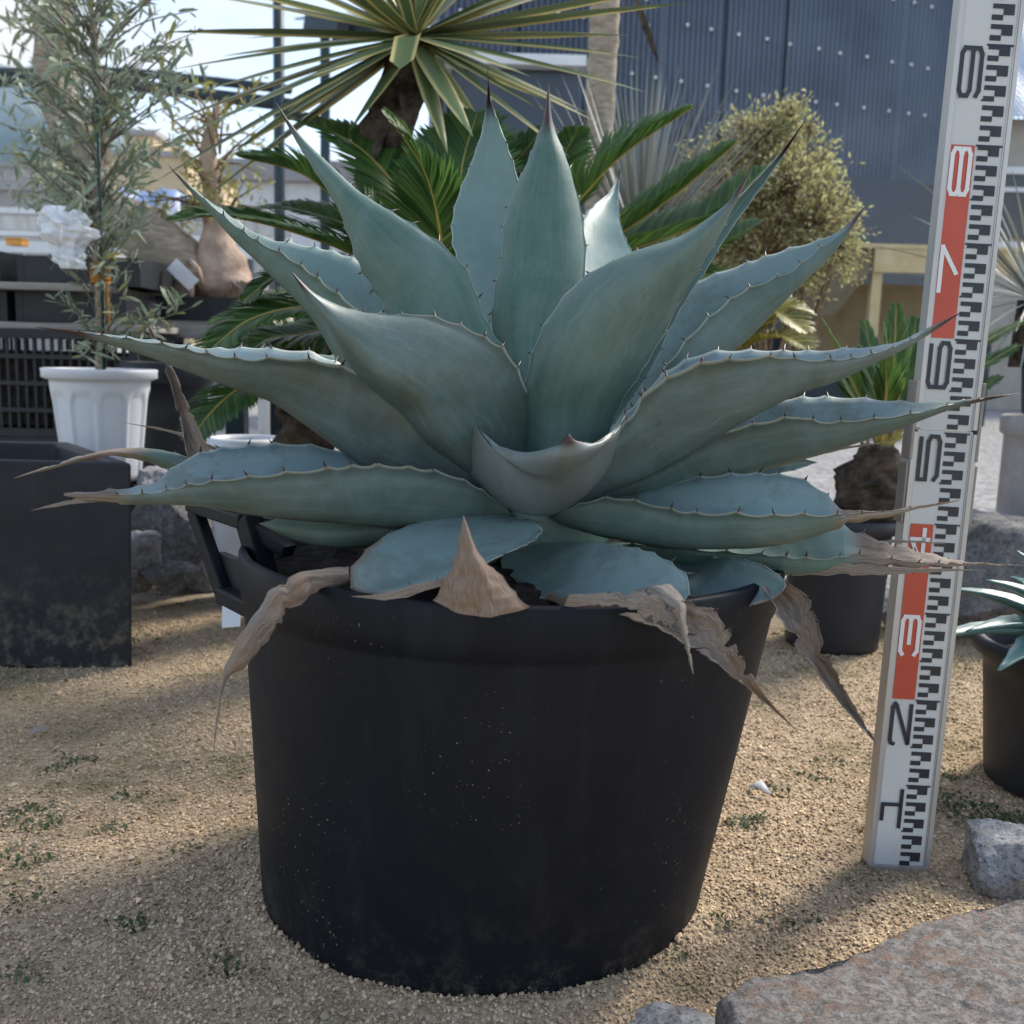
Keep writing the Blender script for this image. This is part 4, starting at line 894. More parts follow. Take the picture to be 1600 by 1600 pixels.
# ================================================================= ROCKS
def rock(c, sz, mat, label, seed, name='rock', cat='rock', flat=1, rotz=0, sub=6, amp=.28, cut=15):
    import bmesh
    bm = bmesh.new(); bmesh.ops.create_icosphere(bm, subdivisions=sub, radius=1); R_ = random.Random(seed)
    pl = [(Vector((R_.uniform(-1, 1), R_.uniform(-1, 1), R_.uniform(-.6, 1))).normalized(), R_.uniform(.52, .84)) for _ in range(cut)]
    pl.append((Vector((0, 0, 1)), .55*flat))
    cz, sz_ = math.cos(rotz), math.sin(rotz)
    for v in bm.verts:
        p = v.co.copy()
        for n_, d_ in pl:
            k = p.dot(n_)-d_
            if k > 0: p -= n_*k*.985
        q = Vector((p.x*sz[0], p.y*sz[1], p.z*sz[2])); wq = q*1.0/max(sz)
        nn = v.co.normalized(); f = noise.noise(wq*3+Vector((seed, 0, 0)))*.07*amp/.28 + noise.noise(wq*9+Vector((0, seed, 0)))*.035 + noise.noise(wq*28+Vector((0, seed, 2)))*.022 + noise.noise(wq*70+Vector((0, seed, 4)))*.010
        q += nn*f*min(sz)
        v.co = Vector((q.x*cz-q.y*sz_, q.x*sz_+q.y*cz, q.z)) + Vector(c)
    me = bpy.data.meshes.new(name); bm.to_mesh(me); bm.free(); me.materials.append(mat)
    for p in me.polygons: p.use_smooth = True
    o = bpy.data.objects.new(name, me); COL.objects.link(o); return tag(o, label, cat, 'rocks lying round the pots')
# big slab: 3D polygon outline
def slab(outline, z0, z1, mat, label):
    m_ = MB(); n_ = len(outline); c = sum((Vector(p) for p in outline), Vector((0, 0)))/n_
    pts = []
    for i in range(n_):
        a, b = Vector(outline[i]), Vector(outline[(i+1) % n_]); K = max(3, int((b-a).length/.007))
        for k in range(K): pts.append(a.lerp(b, k/K))
    rad = [z0, z0+(z1-z0)*.35, z0+(z1-z0)*.7, z1-.004, z1]
    prf = [.985, 1.0, .995, .975, .95]; rings = []
    for zz, s_ in zip(rad, prf):
        ring = []
        for p in pts:
            q = c+(p-c)*s_; w_ = .008*noise.noise(Vector((q.x*22, q.y*22, zz*20))) + .004*noise.noise(Vector((q.x*70, q.y*70, zz*60)))
            q = q + (p-c).normalized()*w_; ring.append(m_.av((q.x, q.y, zz+.003*noise.noise(Vector((q.x*40, q.y*40, 0))))))
        rings.append(ring)
    for s_ in np.linspace(.93, .03, 50):
        ring = []
        for p in pts:
            q = c+(p-c)*s_; h_ = z1 + .007*noise.noise(Vector((q.x*9, q.y*9, 3))) + .003*noise.noise(Vector((q.x*45, q.y*45, 3))) + .0018*noise.noise(Vector((q.x*140, q.y*140, 3)))
            ring.append(m_.av((q.x, q.y, h_)))
        rings.append(ring)
    K = len(pts)
    for k in range(len(rings)-1):
        for j in range(K): m_.af(rings[k][j], rings[k][(j+1) % K], rings[k+1][(j+1) % K], rings[k+1][j])
    m_.af(*rings[-1])
    o = m_.build('stone_slab', mat); return tag(o, label, 'stone slab')
zz = .045
ol = [G(1114, 1560, zz), G(1150, 1535, zz), G(1225, 1522, zz), G(1330, 1490, zz), G(1440, 1442, zz), G(1530, 1415, zz), G(1600, 1402, zz), G(1760, 1395, zz), G(1850, 1700, zz), G(1500, 1760, zz), G(1230, 1690, zz), G(1140, 1610, zz)]
slab([(p.x, p.y) for p in ol], -.01, zz, M['rust_rock'], 'large flat rust-stained granite slab in the bottom right corner')
q = G(1590, 1395); rock((q.x+.015, q.y+.03, .02), (.075, .06, .06), M['granite'], 'light grey granite stone touching the far edge of the slab', 3)
q = G(1060, 1590); rock((q.x-.008, q.y-.035, .0), (.055, .04, .028), M['granite'], 'small white-grey granite stone at the bottom edge beside the slab', 9)
q = G(1570, 1010); rock((P(1590, 900, 2.15).x, 2.2, .12), (.24, .20, .22), M['granite_d'], 'large grey boulder behind the black pot at right', 21, sub=5)
rock((P(1560, 870, 2.5).x, 2.55, .12), (.24, .20, .15), M['granite'], 'pale flat-topped boulder behind the measuring staff', 5)
rock((P(1310, 780, 2.7).x, 2.7, .10), (.12, .12, .17), M['granite'], 'white stone behind the cycad pot', 33)
for (px, py, Y, s_, mt, lb, sd_) in ((262, 820, 2.36, (.11, .09, .15), 'granite_d', 'tall dark boulder right of the square planter', 11), (218, 865, 2.22, (.07, .06, .09), 'granite', 'bluish pale stone touching the square planter corner', 12),
        (312, 850, 2.4, (.08, .09, .14), 'granite', 'pale boulder left of the tub handle', 13), (262, 895, 2.2, (.09, .06, .045), 'granite_d', 'low grey stone in front of the pile at left', 14), (330, 760, 2.8, (.14, .12, .16), 'granite_d', 'rear boulder of the pile behind the tub handle', 15), (255, 765, 2.42, (.10, .09, .09), 'granite', 'rounded boulder at the top of the pile under the white pot', 16)):
    q = P(px, py, Y); rock((q.x, q.y, max(.03, q.z)), s_, M[mt], lb, sd_)
q = G(283, 915); rock((q.x, q.y, .012), (.035, .025, .018), M['rust_rock'], 'small reddish stone in front of the rock pile', 40)
q = G(1440, 1005); rock((q.x+.05, q.y+.1, .02), (.10, .08, .05), M['granite_d'], 'low grey stone at the foot of the large boulder', 41)

# ================================================================= FOLIAGE
def frond(name, pts, par, n=52, L_=.13, w_=.0062, mat='cyc', up=None, lift=.35, droop=.12, taper=True, fwd=.75, k0=.12):
    ctr = cr_([tuple(p) for p in pts], n); up = up or Vector((0, -.3, 1)); m_ = MB(); m_.mi = 0
    m_.tube(ctr[::2]+[ctr[-1]], [max(.0009, .005*(1-.8*k/(len(ctr)//2+1))) for k in range(len(ctr[::2])+1)], 5, cap=False)
    m_.mi = 1; st0 = int(n*k0)
    for k in range(st0, n):
        t = (k-st0)/(n-st0); tg = (ctr[min(k+1, n)]-ctr[max(k-1, 0)]).normalized(); sd_ = tg.cross(up).normalized(); un = sd_.cross(tg)
        ll = L_*(math.sin(math.pi*min(1, .22+.78*t*.98+.02))**.55 if taper else 1)*(1-.25*t)*(.9+.2*random.random())
        for s_ in (-1, 1):
            c_ = (random.random()**1.3, 0, 0, 1); d = (sd_*s_ + tg*(fwd+.35*t)+jit(.05)*un + un*lift).normalized(); p0 = ctr[k] + tg*jit(.001)
            p1 = p0 + d*ll*.5; p2 = p0 + d*ll*.82 - un*ll*droop*.5; p3 = p0 + d*ll - un*ll*droop
            m_.strip([p0, p1, p2, p3], [w_*.6, w_, w_*.8, 0], tg, c=c_, fold=.25)
    return m_.build(name, [M['rach'], M[mat]], par)
def pp(lst, Ys):
    return [P(x, y, float(Y)) for (x, y), Y in zip(lst, np.interp(np.linspace(0, 1, len(lst)), np.linspace(0, 1, len(Ys)), Ys))]
# main sago behind the agave
CX, CY = P(690, 470, 1.95).x, 1.95; CZ = P(690, 500, 1.95).z
cy = empty('sago_palm', (CX, CY, 0), 'large sago cycad with feathery fronds spreading behind the agave', 'cycad')
m_ = MB(); m_.tube([(CX, CY, z_) for z_ in np.linspace(-.01, CZ, 26)], [.085+.012*(i % 2) for i in range(26)], 20, .35, 22); m_.build('trunk', M['bark'], cy)
for tgt, Ys, L_, mt, lf in (
    ([(690, 470), (620, 410), (560, 350), (480, 275), (372, 244)], (1.95, 1.95, 1.85), .13, 'cyc', .5),
    ([(680, 480), (580, 410), (460, 362), (350, 338), (262, 346)], (1.95, 1.8, 1.7), .12, 'cyc', .3),
    ([(690, 480), (640, 420), (560, 360), (470, 330), (400, 325)], (1.95, 2.05, 2.1), .12, 'cyc', .3),
    ([(690, 470), (640, 330), (560, 230), (432, 172)], (1.95, 2.1, 2.2), .13, 'cyc', .3),
    ([(690, 470), (690, 380), (665, 270), (604, 178)], (1.9, 1.8, 1.75), .14, 'cyc', .2),
    ([(700, 470), (712, 360), (722, 260), (745, 178)], (1.95, 2.0, 2.05), .16, 'cyc', .2),
    ([(705, 470), (740, 380), (780, 290), (850, 200)], (1.95, 2.05, 2.1), .15, 'cyc', .2),
    ([(720, 470), (830, 400), (900, 318), (975, 240), (1082, 168)], (1.93, 1.75, 1.7), .135, 'cyc', .55),
    ([(720, 480), (850, 420), (960, 370), (1060, 300), (1152, 222)], (1.95, 1.85, 1.8), .13, 'cyc', .6),
    ([(720, 480), (880, 420), (1000, 385), (1110, 340), (1200, 262)], (1.95, 1.9, 1.9), .13, 'cyc', .6),
    ([(720, 490), (880, 440), (1010, 410), (1100, 395), (1190, 345)], (1.95, 1.95, 2.0), .12, 'cyc', .5),
    ([(720, 500), (900, 470), (1040, 440), (1150, 440), (1235, 465)], (1.95, 1.9, 1.85), .12, 'cyc', .4),
    ([(700, 470), (800, 360), (870, 260), (905, 200)], (1.97, 2.1, 2.15), .14, 'cyc', .3),
    ([(690, 480), (610, 440), (520, 420), (440, 430), (380, 470)], (1.95, 1.8, 1.75), .12, 'cyc', .2),
    ([(690, 500), (600, 480), (470, 480), (390, 500), (330, 545)], (1.95, 1.75, 1.65), .13, 'cyc', .15),
    ([(690, 500), (580, 500), (480, 520), (420, 530), (380, 560)], (1.95, 1.9, 1.85), .12, 'cyc', .2),
    ([(690, 480), (690, 400), (640, 300), (580, 240)], (1.98, 2.15, 2.25), .14, 'cyc', .3)):
    frond('frond', pp(tgt, Ys), cy, 84, L_*1.08, .0092, mt, lift=lf)
# second sago left low, with visible shaggy trunk
q = G(478, 720); c2x = P(478, 680, 2.15).x
cy2 = empty('sago_palm', (c2x, 2.15, 0), 'small sago cycad with a squat dark trunk showing left of the agave base', 'cycad')
m_ = MB(); zt2 = P(478, 600, 2.15).z; m_.tube([(c2x, 2.15, z_) for z_ in np.linspace(-.01, zt2, 18)], [.052+.008*(i % 2) for i in range(18)], 18, .4, 30); m_.build('trunk', M['bark'], cy2)
for tgt, Ys, L_, lf in (([(478, 590), (440, 540), (390, 520), (330, 540), (290, 575)], (2.15, 2.05, 1.95), .10, .1), ([(478, 595), (420, 585), (370, 610), (330, 645), (295, 690)], (2.15, 2.0, 1.9), .10, .1),
        ([(478, 590), (520, 550), (560, 530), (610, 540)], (2.15, 2.1, 2.0), .10, .3), ([(478, 590), (470, 520), (440, 480), (390, 470)], (2.15, 2.2, 2.2), .10, .3), ([(478, 590), (500, 520), (530, 480), (560, 470)], (2.15, 2.2, 2.25), .10, .3),
        ([(478, 595), (500, 570), (540, 570), (600, 600)], (2.15, 2.0, 1.95), .09, .2), ([(478, 590), (440, 520), (400, 490), (330, 500)], (2.15, 2.1, 2.1), .10, .2)):
    frond('frond', pp(tgt, Ys), cy2, 60, L_*1.1, .0075, 'cyc', lift=lf)
# yellowing cycad right
c3x = P(1165, 560, 2.5).x
cy3 = empty('sago_palm', (c3x, 2.5, 0), 'sago cycad with bright yellowing fronds behind the right-hand agave leaves', 'cycad')
m_ = MB(); m_.tube([(c3x, 2.5, z_) for z_ in np.linspace(-.01, P(1165, 560, 2.5).z, 14)], [.06+.008*(i % 2) for i in range(14)], 16, .4, 30); m_.build('trunk', M['bark'], cy3)
for tgt, Ys, mt in (([(1150, 545), (1180, 505), (1215, 490), (1262, 520)], (2.5, 2.4, 2.3), 'cyc_y'), ([(1150, 545), (1190, 495), (1225, 480), (1270, 490)], (2.5, 2.5, 2.5), 'cyc_y'), ([(1150, 548), (1190, 530), (1230, 528), (1262, 545)], (2.5, 2.4, 2.3), 'cyc_y'),
        ([(1150, 545), (1165, 495), (1190, 470), (1225, 462)], (2.5, 2.55, 2.6), 'cyc'), ([(1150, 545), (1100, 520), (1060, 520), (1020, 550)], (2.5, 2.45, 2.4), 'cyc')):
    frond('frond', pp(tgt, Ys), cy3, 40, .10, .0065, mt, lift=.3)
# potted cycad right with shaggy trunk
c4 = P(1368, 760, q2.y+.11); c4x, c4y = c4.x, q2.y+.11
cy4 = empty('potted_cycad', (c4x, c4y, .24), 'potted cycad with a fat shaggy trunk and upright dark fronds beside the staff', 'cycad')
m_ = MB(); zb_, zt4 = .235, P(1370, 695, c4y).z
m_.tube([(c4x-.0*k, c4y, zb_+(zt4-zb_)*k/22) for k in range(23)], [(.075*math.sin(math.pi*(.25+.62*k/22))+.004*(k % 2)) for k in range(23)], 22, .35, 35); m_.build('trunk', M['bark'], cy4)
for tip, mid, dY in (((1284, 498), (1330, 590), -.1), ((1300, 560), (1345, 640), .1), ((1338, 545), (1365, 610), .15), ((1400, 478), (1395, 580), 0), ((1432, 498), (1412, 600), .1), ((1470, 560), (1430, 630), .15), ((1590, 540), (1490, 600), .0), ((1560, 590), (1480, 640), -.05), ((1385, 520), (1385, 610), -.1), ((1600, 500), (1500, 560), .2), ((1350, 500), (1370, 600), .25)):
    frond('frond', pp([(1375, 705), ((1375+mid[0])/2, (700+mid[1])/2), mid, tip], (c4y, c4y+dY*.6, c4y+dY)), cy4, 44, .085, .0055, 'cyc', lift=.4, fwd=2.4, k0=.3)
for k in range(9):
    a = P(1372+jit(20), 705, c4y+jit(.03)); m_ = MB(); m_.tube([a, a+Vector((jit(.05), jit(.05), .06+.05*random.random()))], .003, 5); m_.build('old_stalk', M['twig'], cy4)

# blade clumps
def blades(name, center, tips, label, cat, mat, w_, par=None, nseg=7, sag=.03, uvs=False, fold=.35, group=None, part='blade'):
    r = par or empty(name, (center.x, center.y, 0), label, cat, group)
    for tp_ in tips:
        tip = tp_[0]; ww = tp_[1] if len(tp_) > 1 else w_; d = tip-center; pts = []
        for k in range(nseg+1):
            t = k/nseg; p = center + d*t + Vector((0, 0, 1))*(sag*4*t*(1-t)*d.length - 0); pts.append(p)
        prof = [ww*(.55+.45*min(1, t*4))*(1-max(0, (t-.45)/.55)**1.5) for t in np.linspace(0, 1, nseg+1)]; prof[-1] = 0
        m_ = MB(); sdv = d.cross(Vector((0, 0, 1)));
        if sdv.length < 1e-4: sdv = Vector((1, 0, 0))
        sdv = (sdv.normalized() + Vector((jit(.25), jit(.25), jit(.3)))).normalized()
        m_.strip(pts, prof, sdv, c=(random.random(), 0, 0, 1), fold=fold)
        if uvs:
            m_.uv = []
            n3 = (len(m_.v)-1)//3
            for k in range(n3): m_.uv += [(0, k/n3), (.5, k/n3), (1, k/n3)]
            m_.uv.append((.5, 1)); 
            while len(m_.uv) < len(m_.v): m_.uv.append((.5, 1))
        m_.build(part, M[mat], r)
    return r
# yucca
YY = 2.2; yc = P(648, 55, YY)
yu = empty('variegated_yucca', (P(600, 600, YY).x, YY, 0), 'tall variegated yucca with yellow-edged sword leaves on a dark trunk', 'yucca')
m_ = MB(); tr = [P(648, 75, YY), P(625, 150, YY), P(603, 230, YY), P(600, 330, YY), P(600, 480, YY)]; tr.append(Vector((tr[-1].x, YY, 0)))
trp = cr_([tuple(p) for p in tr], 40); m_.tube(trp, [.045 + .012*min(1, k/8) for k in range(41)], 20, .35, 26); m_.build('trunk', M['bark'], yu)
yt = []
for (x, y, dY) in ((250, 50, 0), (300, -10, .1), (345, -20, .3), (262, 110, -.1), (345, 88, .15), (300, 147, -.1), (255, 195, .0), (235, 238, -.15), (237, 287, -.15), (318, 312, -.1), (360, 240, .2), (402, 246, .1), (460, 130, -.35), (450, 165, .3), (545, 206, -.15), (480, 185, .1),
                   (985, 55, 0), (1006, 91, -.1), (1013, 145, -.15), (942, 196, -.1), (920, 178, .1), (890, 246, -.2), (852, 156, .2), (1080, 5, 0), (1060, -20, .1), (700, 242, -.25), (690, 212, .1), (860, 180, -.1), (768, 236, -.1), (960, -40, .2), (900, -60, .1), (800, -90, .1), (700, -120, 0), (560, -110, .1), (470, -80, 0), (400, -50, .1), (750, 190, .25), (740, 215, -.3), (600, 205, .2), (420, 200, -.2), (380, 60, .35), (880, 60, .35), (830, 120, -.3), (350, 180, .2), (570, 170, .35)):
    yt.append((P(x, y, YY+dY), .042+jit(.006)))
for k in range(26):
    an = random.uniform(0, 6.28); ln_ = .44; el = random.uniform(.1, 1.4); yt.append((yc+Vector((math.cos(an)*math.cos(el), abs(math.sin(an))*math.cos(el)*(1 if k % 2 else -1)*.9, math.sin(el)))*ln_, .032))
blades('x', yc, yt, None, None, 'yucca', .032, par=yu, sag=.018, uvs=True, fold=.4, part='leaf')
m_ = MB(); tip = P(625, 108, 1.93); m_.strip([yc, yc.lerp(tip, .5)+Vector((0, 0, .02)), yc.lerp(tip, .85), tip], [.03, .05, .045, 0], Vector((1, 0, .1)), c=(.5, 0, 0, 1), fold=.3); m_.uv = [(0, 0), (.5, 0), (1, 0)]*3+[(.5, 1)]; m_.build('leaf', M['yucca'], yu)
for k in range(16):
    t = random.uniform(.05, .5); p = trp[int(t*40)]; an = random.uniform(0, 6.28); d = Vector((math.cos(an)*.10, math.sin(an)*.10-.03, -.16-.1*random.random())); m_ = MB(); m_.strip([p, p+d*.5+Vector((0, 0, .03)), p+d], [.03, .028, 0], Vector((-d.y, d.x, 0)), fold=.3); m_.build('dead_leaf', M['bark'], yu)
# silver spiky plant
sc = P(1000, 400, 3.0); tips = []
for k in range(150):
    if k < 95: an = math.radians(random.uniform(38, 128)); r = random.uniform(180, 330); px, py = 1000+r*math.cos(an)*1.0, 390-r*math.sin(an); tips.append((P(px, py, 3.0+jit(.3)),))
    else: an = math.radians(random.uniform(5, 175)); r = random.uniform(150, 240); px, py = 1000+r*math.cos(an), 400-r*math.sin(an); tips.append((P(px, py, 3.0+jit(.4)),))
for e_ in ((1160, 105), (1120, 80), (1090, 90), (1075, 70), (1180, 130), (1195, 160), (885, 130), (870, 150), (905, 85)): tips.append((P(e_[0], e_[1], 2.9),))
tips = tips[:98]
sv = blades('spiky_rosette', sc, tips, 'silver-grey spiky rosette plant behind the cycad fronds at right', 'spiky plant', 'silver', .010, sag=.0)
m_ = MB(); m_.tube([(sc.x, sc.y, 0), (sc.x, sc.y, sc.z)], [.09, .07], 16, .3, 20); m_.build('trunk', M['bark'], sv)
# pale trunk palm/yucca
pt = P(944, 0, 3.6); tw = empty('pale_trunk_tree', (P(938, 300, 3.6).x, 3.6, 0), 'slim pale ringed tree trunk rising right of the yucca', 'tree')
pts = cr_([tuple(p) for p in (Vector((P(936, 400, 3.6).x, 3.6, 0)), P(936, 400, 3.6), P(938, 200, 3.6), P(945, 0, 3.6), P(950, -260, 3.6))], 60)
m_ = MB(); m_.tube(pts, [.047+.0035*(k % 2) for k in range(61)], 18, .12, 14); m_.build('trunk', M['bark_pale'], tw)
tt = pts[-1]; m_ = []
for k in range(26):
    an = k*2.4; el = random.uniform(-.3, 1.2); m_.append((tt+Vector((math.cos(an)*math.cos(el), math.sin(an)*math.cos(el), math.sin(el)))*.5, .03))
blades('x', tt, m_, None, None, 'silver', .03, par=tw, part='leaf')
m_ = MB(); m_.strip([P(985, -30, 3.2), P(1000, 20, 3.2), P(1015, 62, 3.2), P(1031, 104, 3.2)], [.012, .02, .022, 0], Vector((1, .2, .3)), fold=.5); m_.strip([tt, P(985, -30, 3.2)], [.012, .012], Vector((1, 0, 0))); m_.build('dead_leaf', M['bark'], tw)
# right spiky plant (thin arching blades) in tall dark pot
rc = P(1618, 470, 2.75); tips = []
for (x, y) in ((1376, 240), (1384, 229), (1391, 279), (1320, 378), (1425, 446), (1440, 500), (1470, 520), (1500, 560), (1560, 300), (1540, 330), (1500, 390), (1490, 430), (1480, 480), (1530, 590), (1580, 260), (1455, 400), (1520, 470), (1570, 560), (1590, 600)): tips.append((P(x, y, 2.75+jit(.2)),))
for k in range(50): an = random.uniform(0, 6.28); el = random.uniform(-.4, 1.4); tips.append((rc+Vector((math.cos(an)*math.cos(el), math.sin(an)*math.cos(el), math.sin(el)))*random.uniform(.3, .45),))
rr_ = blades('arching_rosette', rc, tips, 'grey-green plant with thin arching blades at the right edge', 'spiky plant', 'silver', .008, sag=.05)
m_ = MB(); m_.tube([(rc.x, rc.y, P(1620, 556, 2.68).z-.03), rc], [.05, .045], 12, .3, 20); m_.build('trunk', M['bark'], rr_)
# small blue agave in right pot
ba = empty('small_agave', (npx, npy, nz_-.02), 'small blue-green agave in the black pot at the right edge', 'agave')
bc = Vector((npx-.02, npy-.02, nz_-.005))
for (x, y, Y, w_) in ((1430, 1000, npy-.10, .045), (1470, 918, npy+.05, .05), (1540, 905, npy+.02, .05), (1510, 985, npy-.1, .05), (1590, 860, npy, .05), (1560, 1045, npy-.17, .055), (1650, 870, npy, .05), (1620, 1050, npy-.18, .055), (1700, 900, npy, .05), (1720, 980, npy-.1, .05), (1600, 930, npy-.12, .055), (1680, 900, npy+.2, .05), (1580, 900, npy+.2, .05), (1640, 1000, npy-.15, .05)):
    tip = P(x, y, Y); d = tip-bc; sdv = d.cross(Vector((0, 0, 1))).normalized(); nrm_ = sdv.cross(d.normalized()); m_ = MB(); rows_ = []
    for k in range(15):
        t = k/14; p = bc+d*t + Vector((0, 0, .018*math.sin(math.pi*t))); wv = w_*.5*(math.sin(math.pi*min(1, t*.55+.30))**.8)*(1-t**2.5)+.0004; k_ = 1+.16*(k % 2)
        rows_.append([m_.av(p+sdv*wv*u*k_ + nrm_*wv*.55*u*u) for u in (-1, -.5, 0, .5, 1)])
    for k in range(14):
        for j in range(4): m_.af(rows_[k][j], rows_[k][j+1], rows_[k+1][j+1], rows_[k+1][j])
    o = m_.build('leaf', M['blueagave'], ba); s_ = o.modifiers.new('t', 'SOLIDIFY'); s_.thickness = .003
# yellow shrub
def bush(name, blobs, label, cat, mat, nleaf, ll, lw, base, par=None, twn=40, asp=.6):
    r = empty(name, tuple(base), label, cat); bl_ = [(P(x, y, Y), rr) for x, y, Y, rr in blobs]; tot = sum(b[1]**2 for b in bl_)
    m_ = MB(); tw_ = MB()
    for c, rad in bl_:
        tw_.tube([base, base.lerp(c, .5)+Vector((jit(.04), jit(.04), .03)), c], [.012, .007, .003], 5, .2, 20)
        for q in range(int(twn*rad**2/tot*len(bl_))//1+5):
            d = Vector((random.gauss(0, 1), random.gauss(0, 1), random.gauss(0, 1))).normalized()*rad*random.uniform(.6, 1.08); s0 = c+d*.1
            tw_.tube([s0, c+d*.6+Vector((0, 0, .01)), c+d], [.0025, .0018, .0008], 4, cap=False)
            npk = int(nleaf*rad**2/tot/(int(twn*rad**2/tot*len(bl_))+5))+1
            for z_ in range(npk):
                t = random.uniform(.35, 1.05); p = c+d*t + Vector((random.gauss(0, .013), random.gauss(0, .013), random.gauss(0, .013)))
                dd = (d.normalized()+Vector((jit(1), jit(1), jit(1)))).normalized(); sdv = dd.cross(Vector((jit(1), jit(1), jit(1)))).normalized(); L__ = ll*random.uniform(.6, 1.3)
                m_.strip([p, p+dd*L__*.5, p+dd*L__], [lw*.3, lw, 0], sdv, c=(random.random(), 0, 0, 1))
    tw_.build('stem', M['twig'], r); m_.build('crown', M[mat], r, smooth=False); return r
bb = G(1200, 690); bb = Vector((P(1200, 500, 3.4).x, 3.4, 0))
bush('yellow_shrub', [(1180, 240, 3.4, .17), (1232, 188, 3.4, .07), (1195, 215, 3.4, .10), (1150, 320, 3.4, .2), (1230, 300, 3.3, .2), (1275, 350, 3.3, .17), (1200, 400, 3.3, .2), (1130, 400, 3.5, .18), (1290, 310, 3.4, .10), (1245, 250, 3.5, .12), (1110, 270, 3.5, .14), (1310, 395, 3.45, .12), (1320, 350, 3.4, .07), (1240, 420, 3.45, .16), (1080, 330, 3.6, .16), (1180, 470, 3.4, .15), (1250, 160, 3.4, .04), (1215, 172, 3.4, .05), (1265, 205, 3.4, .05), (1285, 250, 3.4, .05), (1300, 275, 3.4, .045), (1160, 200, 3.4, .05), (1325, 315, 3.4, .045)], 'yellow-olive bushy shrub in front of the dark corrugated wall', 'shrub', 'shrub', 17000, .017, .007, bb, twn=60)
# ---- potted shrub with stake
ps = empty('potted_shrub', (wc.x, 2.45, zt-.05), 'tall grey-green narrow-leaved shrub tied to a green stake in the white pot', 'shrub')
trn = [Vector((wc.x, 2.45, zt-.05)), P(157, 500, 2.45), P(154, 430, 2.45), P(150, 300, 2.46), P(165, 180, 2.5), P(150, 80, 2.5), P(135, -60, 2.5), P(130, -200, 2.5)]
tp2 = cr_([tuple(p) for p in trn], 60); m_ = MB(); m_.tube(tp2, [max(.003, .0125-.0095*k/60) for k in range(61)], 10, .15, 30); m_.build('trunk', M['bark_pale'], ps)
lm = MB(); tm = ly = lm
def sprig(a, b, n_, ll=.036):
    md = a.lerp(b, .5)+Vector((jit(.02), jit(.02), .02)); c = cr_([tuple(a), tuple(md), tuple(b)], 12); lm.mi = 2; tm.tube(c, [max(.0007, .0028*(1-.75*k/12)) for k in range(13)], 5, cap=False)
    for k in range(n_):
        t = .15+.87*random.random()**.8; p = c[min(12, int(t*12))] + Vector((jit(.004), jit(.004), jit(.006))); tg = (b-a).normalized()
        d = (tg*.55 + Vector((jit(1), jit(1), jit(1)+.15))).normalized(); sdv = d.cross(Vector((jit(1), jit(1), jit(1)))).normalized(); L__ = ll*random.uniform(.6, 1.25); wv = L__*.21
        lm.mi = 1 if random.random() < .06 else 0; lm.strip([p, p+d*L__*.4, p+d*L__*.75-Vector((0, 0, L__*.04)), p+d*L__-Vector((0, 0, L__*.1))], [wv*.4, wv, wv*.8, 0], sdv, c=(random.random(), 0, 0, 1), fold=.25)
pts_ = []
for k in range(130):
    # crown silhouette: between x 0..290, y -60..330, denser in the middle
    y = random.uniform(-110, 345); half = 135 if y < 250 else 95; x = 145+random.choice((-1, 1))*half*random.random()**.75*1.12
    if x > 300 or x < -40: continue
    pts_.append((x, y, 2.48+random.gauss(0, .17)))
pts_ += [(75, 400, 2.4), (95, 420, 2.35), (60, 350, 2.4), (110, 470, 2.4), (75, 460, 2.35), (215, 400, 2.4), (185, 380, 2.4), (205, 430, 2.35), (225, 480, 2.4), (240, 495, 2.4), (285, 470, 2.35), (270, 510, 2.4), (205, 500, 2.4), (130, 560, 2.35), (112, 545, 2.4), (310, 15, 2.4), (318, 45, 2.45), (290, 110, 2.4), (20, 110, 2.4), (5, 130, 2.5), (300, 480, 2.4), (170, 360, 2.4), (195, 355, 2.35), (160, 400, 2.3), (340, 120, 2.45), (250, 230, 2.4), (50, 300, 2.5)]
for x, y, Y in pts_:
    b = P(x, y, Y); bx = 156 if y > 330 else 150
    ya = min(560, y+random.uniform(60, 120)); k = min(range(61), key=lambda i: abs(tp2[i].z-P(bx, ya, 2.45).z)); a = tp2[k]
    if (b-a).length > .36: a = b + (a-b).normalized()*random.uniform(.12, .26)
    sprig(a, b, random.choice((9, 14, 22)), random.choice((.034, .042)))
lm.build('crown', [M['olive'], M['olive_y'], M['bark_grey']], ps)
m_ = MB(); m_.tube([P(163, 582, 2.43), P(152, 150, 2.42)], .0042, 8); tag(m_.build('stake', M['stake']), 'thin dark green support stake beside the potted shrub trunk', 'stake')
m_ = MB(); c = P(157, 428, 2.445)
for k in range(6): m_.tube([c+Vector((math.cos(a)*.019, math.sin(a)*.019, -.02+.008*k+.002*math.sin(a*2+k))) for a in np.linspace(0, 6.283, 17)], .0045, 6, .3, 60)
m_.tube([c+Vector((.018, -.012, -.02)), c+Vector((.022, -.014, -.08)), c+Vector((.020, -.012, -.16))], .004, 6, .3, 60); tag(m_.build('twine_tie', M['twine']), 'orange coir twine knot tying the shrub trunk to its stake', 'twine')
